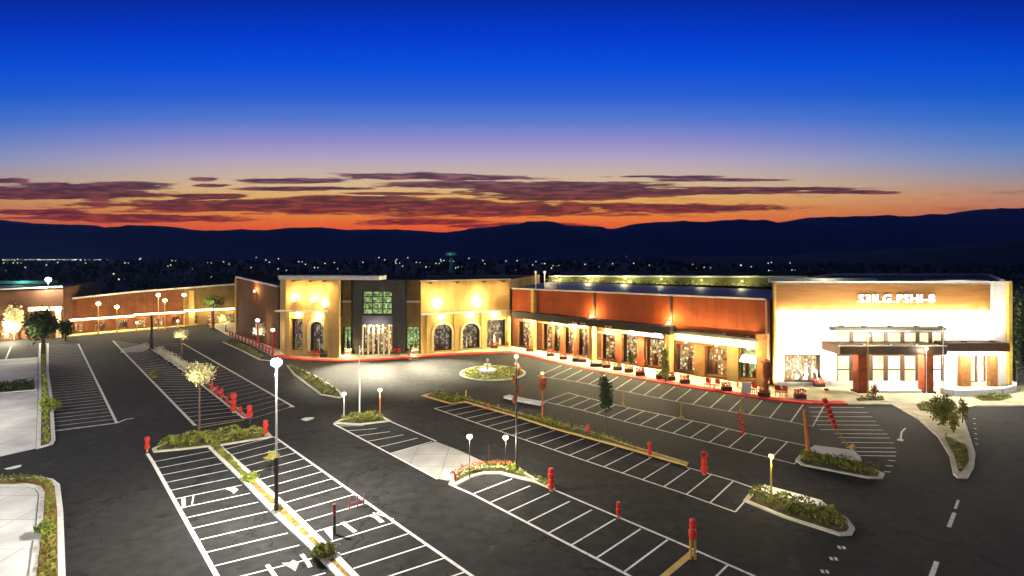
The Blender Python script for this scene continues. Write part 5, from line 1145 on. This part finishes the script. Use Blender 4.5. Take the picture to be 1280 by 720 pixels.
# unseen lamp posts added beside and behind the viewpoint to flood the lot
for k, (x, y, hh, pw, lb) in enumerate(((-42, 14, 13, 4200, 'left'), (34, 9, 13, 3600, 'right'), (2, 2, 13, 1700, 'behind'), (86, 60, 13, 8000, 'far right'), (-80, 64, 13, 7000, 'far left'), (-66, 32, 12, 10500, 'mid left'))):
    t = thing('lamp_post', 'added car park lamp post outside the picture on the %s' % lb, 'lamp post', (x, y, 0)); mb = MB(); mb.tube([(x, y, 0), (x, y, hh)], [.14, .09], 10); mb.build('pole', 'metal_pale', t)
    mb = MB(); mb.ball((x, y, hh + .2), .3, .3, .24); mb.build('lamp_head', 'lamp_white', t); lamp((x, y, hh - .4), pw, (1, .93, .8), .3, t)

# ------------------------------------------------------------------ the town beyond
def far_house(name, w_, d_, h_, emi_m, lab):
    t = thing(name, lab, 'house', (0, 0, 0), 'lit houses in the distant town')
    mb = MB(); mb.box((0, 0, h_ / 2), (w_, d_, h_)); mb.build('wall', 'wall_far', t)
    mb = MB(); mb.add([(-w_/2-.4, -d_/2-.4, h_), (w_/2+.4, -d_/2-.4, h_), (w_/2+.4, d_/2+.4, h_), (-w_/2-.4, d_/2+.4, h_), (-w_/2, 0, h_ + 2.2), (w_/2, 0, h_ + 2.2)], [(0, 1, 5, 4), (2, 3, 4, 5), (1, 2, 5), (3, 0, 4)]); mb.build('roof', 'roof_dark', t)
    mb = MB(); mb.box((-w_ * .2, -d_ / 2 - .05, h_ * .6), (1.5, .1, 1.7)); mb.build('window', emi_m, t); mb = MB(); mb.box((w_ * .25, -d_ / 2 - .05, h_ * .55), (1.0, .1, 1.3)); mb.build('window', emi_m, t)
    return t
HW = far_house('far_house', 12, 9, 5, 'town_white', 'small distant house with white lit windows beyond the shops'); HY = far_house('far_house', 13, 10, 6, 'town_warm', 'small distant house with warm lit windows beyond the shops')
def far_lamp(m, lab):
    t = thing('far_street_lamp', lab, 'street lamp', (0, 0, 0), 'street lamps of the distant town'); mb = MB(); mb.tube([(0, 0, 0), (0, 0, 8)], .12, 6); mb.build('pole', 'metal_dark', t)
    mb = MB(); mb.ball((0, 0, 8.3), .85, .85, .8, 8, 6); mb.build('lamp_head', m, t); return t
LWh = far_lamp('town_white', 'distant street lamp glowing white among the dark trees'); LY = far_lamp('town_warm', 'distant street lamp glowing amber among the dark trees')
protos = [HW, HY, LWh, LY]; used = [False] * 4
def put(k, p, s):
    if not used[k]: protos[k].location = p; protos[k].scale = (s,) * 3; used[k] = True
    else: copy_thing(protos[k], p, scale=s)
spots = []
for i in range(92):
    px = R.uniform(-30, 700) if R.random() < .8 else R.uniform(700, 1010)
    py = R.choice([R.uniform(326, 331), R.uniform(328, 337), R.uniform(333, 348)])
    if px > 690: py = R.uniform(328, 336)
    if 355 < px < 640: py = R.uniform(326, 337)
    spots.append((px, py))
spots += [(1065, 322.5), (1074, 322.3), (1082, 322.6), (1090, 322.5), (1143, 323.5), (770, 322.6), (776, 322.4), (783, 322.8)]
for (px, py) in spots:
    Y = min(5200, F * (H - 5) / (py - HZ)); p = P2(px, Y)
    k = R.choice([0, 1, 2, 2, 2, 3]); s = max(.8, min(2.4, Y / 900)); put(k, p, s)
# long lit road far to the left
mb = MB(); a = P2(-20, 2400, 5); b = P2(134, 2400, 5); mb.box(((a.x + b.x) / 2, 2400, 5), (b.x - a.x, 3, 2.2)); tag(mb.build('distant_viaduct', 'trim_pale'), 'long thin pale lit viaduct at the foot of the hills, far left', 'bridge')
for k in range(10): lamp((a.x + (b.x - a.x) * (k + .5) / 10, 2388, 10), 9000, (.9, .95, 1), 1)
# water tower with greenish tank
p = P2(564, 560); t = thing('water_tower', 'distant greenish lit water tower rising over the dark town', 'tower', p); z0 = H - (322 - HZ) * 560 / F
mb = MB(); mb.tube([(p.x, p.y, 0), (p.x, p.y, z0)], [2.2, 1.4], 12); mb.build('shaft', 'metal_teal', t); mb = MB(); mb.tube([(p.x, p.y, z0), (p.x, p.y, z0 + 2), (p.x, p.y, z0 + 4.5), (p.x, p.y, z0 + 6)], [2, 7, 7, 2], 18); mb.build('tank', 'metal_teal', t)
lamp((p.x, p.y - 16, 26), 650, (.6, 1, .8), 1, t)
# dark woods between the shops and the hills
mb = MB()
for i in range(3000):
    Y = 215 * (14 ** R.random()); px = R.uniform(-120, 1450)
    if Y < 290 and 640 < px < 1330: continue
    c = P2(px, Y); hh = R.uniform(5, 9.5) * (1 + .4 * noise.noise(Vector((c.x * .01, c.y * .01, 0)))); r_ = hh * .45; sz = max(1.3, Y / 420)
    if px > 960: hh *= 1.25
    for k in range(28):
        d = Vector((R.gauss(0, 1), R.gauss(0, 1), R.gauss(0, 1))).normalized() * R.random() ** .4; mb.leaf((c.x + d.x * r_, c.y + d.y * r_, hh * .55 + d.z * hh * .5), sz)
o = mb.build('woodland', 'near_hill'); o['kind'] = 'stuff'; o['label'] = 'dark mass of trees filling the valley beyond the shops'; o['category'] = 'woodland'

# ------------------------------------------------------------------ evening haze filling the valley
hm = bpy.data.materials.new('haze'); hm.use_nodes = True; nt = hm.node_tree; nt.nodes.remove(nt.nodes['Principled BSDF'])
pv = nt.nodes.new('ShaderNodeVolumePrincipled'); pv.inputs['Color'].default_value = (.36, .62, 1, 1); pv.inputs['Density'].default_value = .000058; pv.inputs['Anisotropy'].default_value = 0
nt.links.new(pv.outputs[0], [n for n in nt.nodes if n.type == 'OUTPUT_MATERIAL'][0].inputs['Volume']); M['haze'] = hm
mb = MB(); mb.box((0, 5150, 448), (33000, 11300, 904)); o = mb.build('haze', 'haze'); o['kind'] = 'stuff'; o['label'] = 'thin blue evening haze lying over the valley'; o['category'] = 'haze'
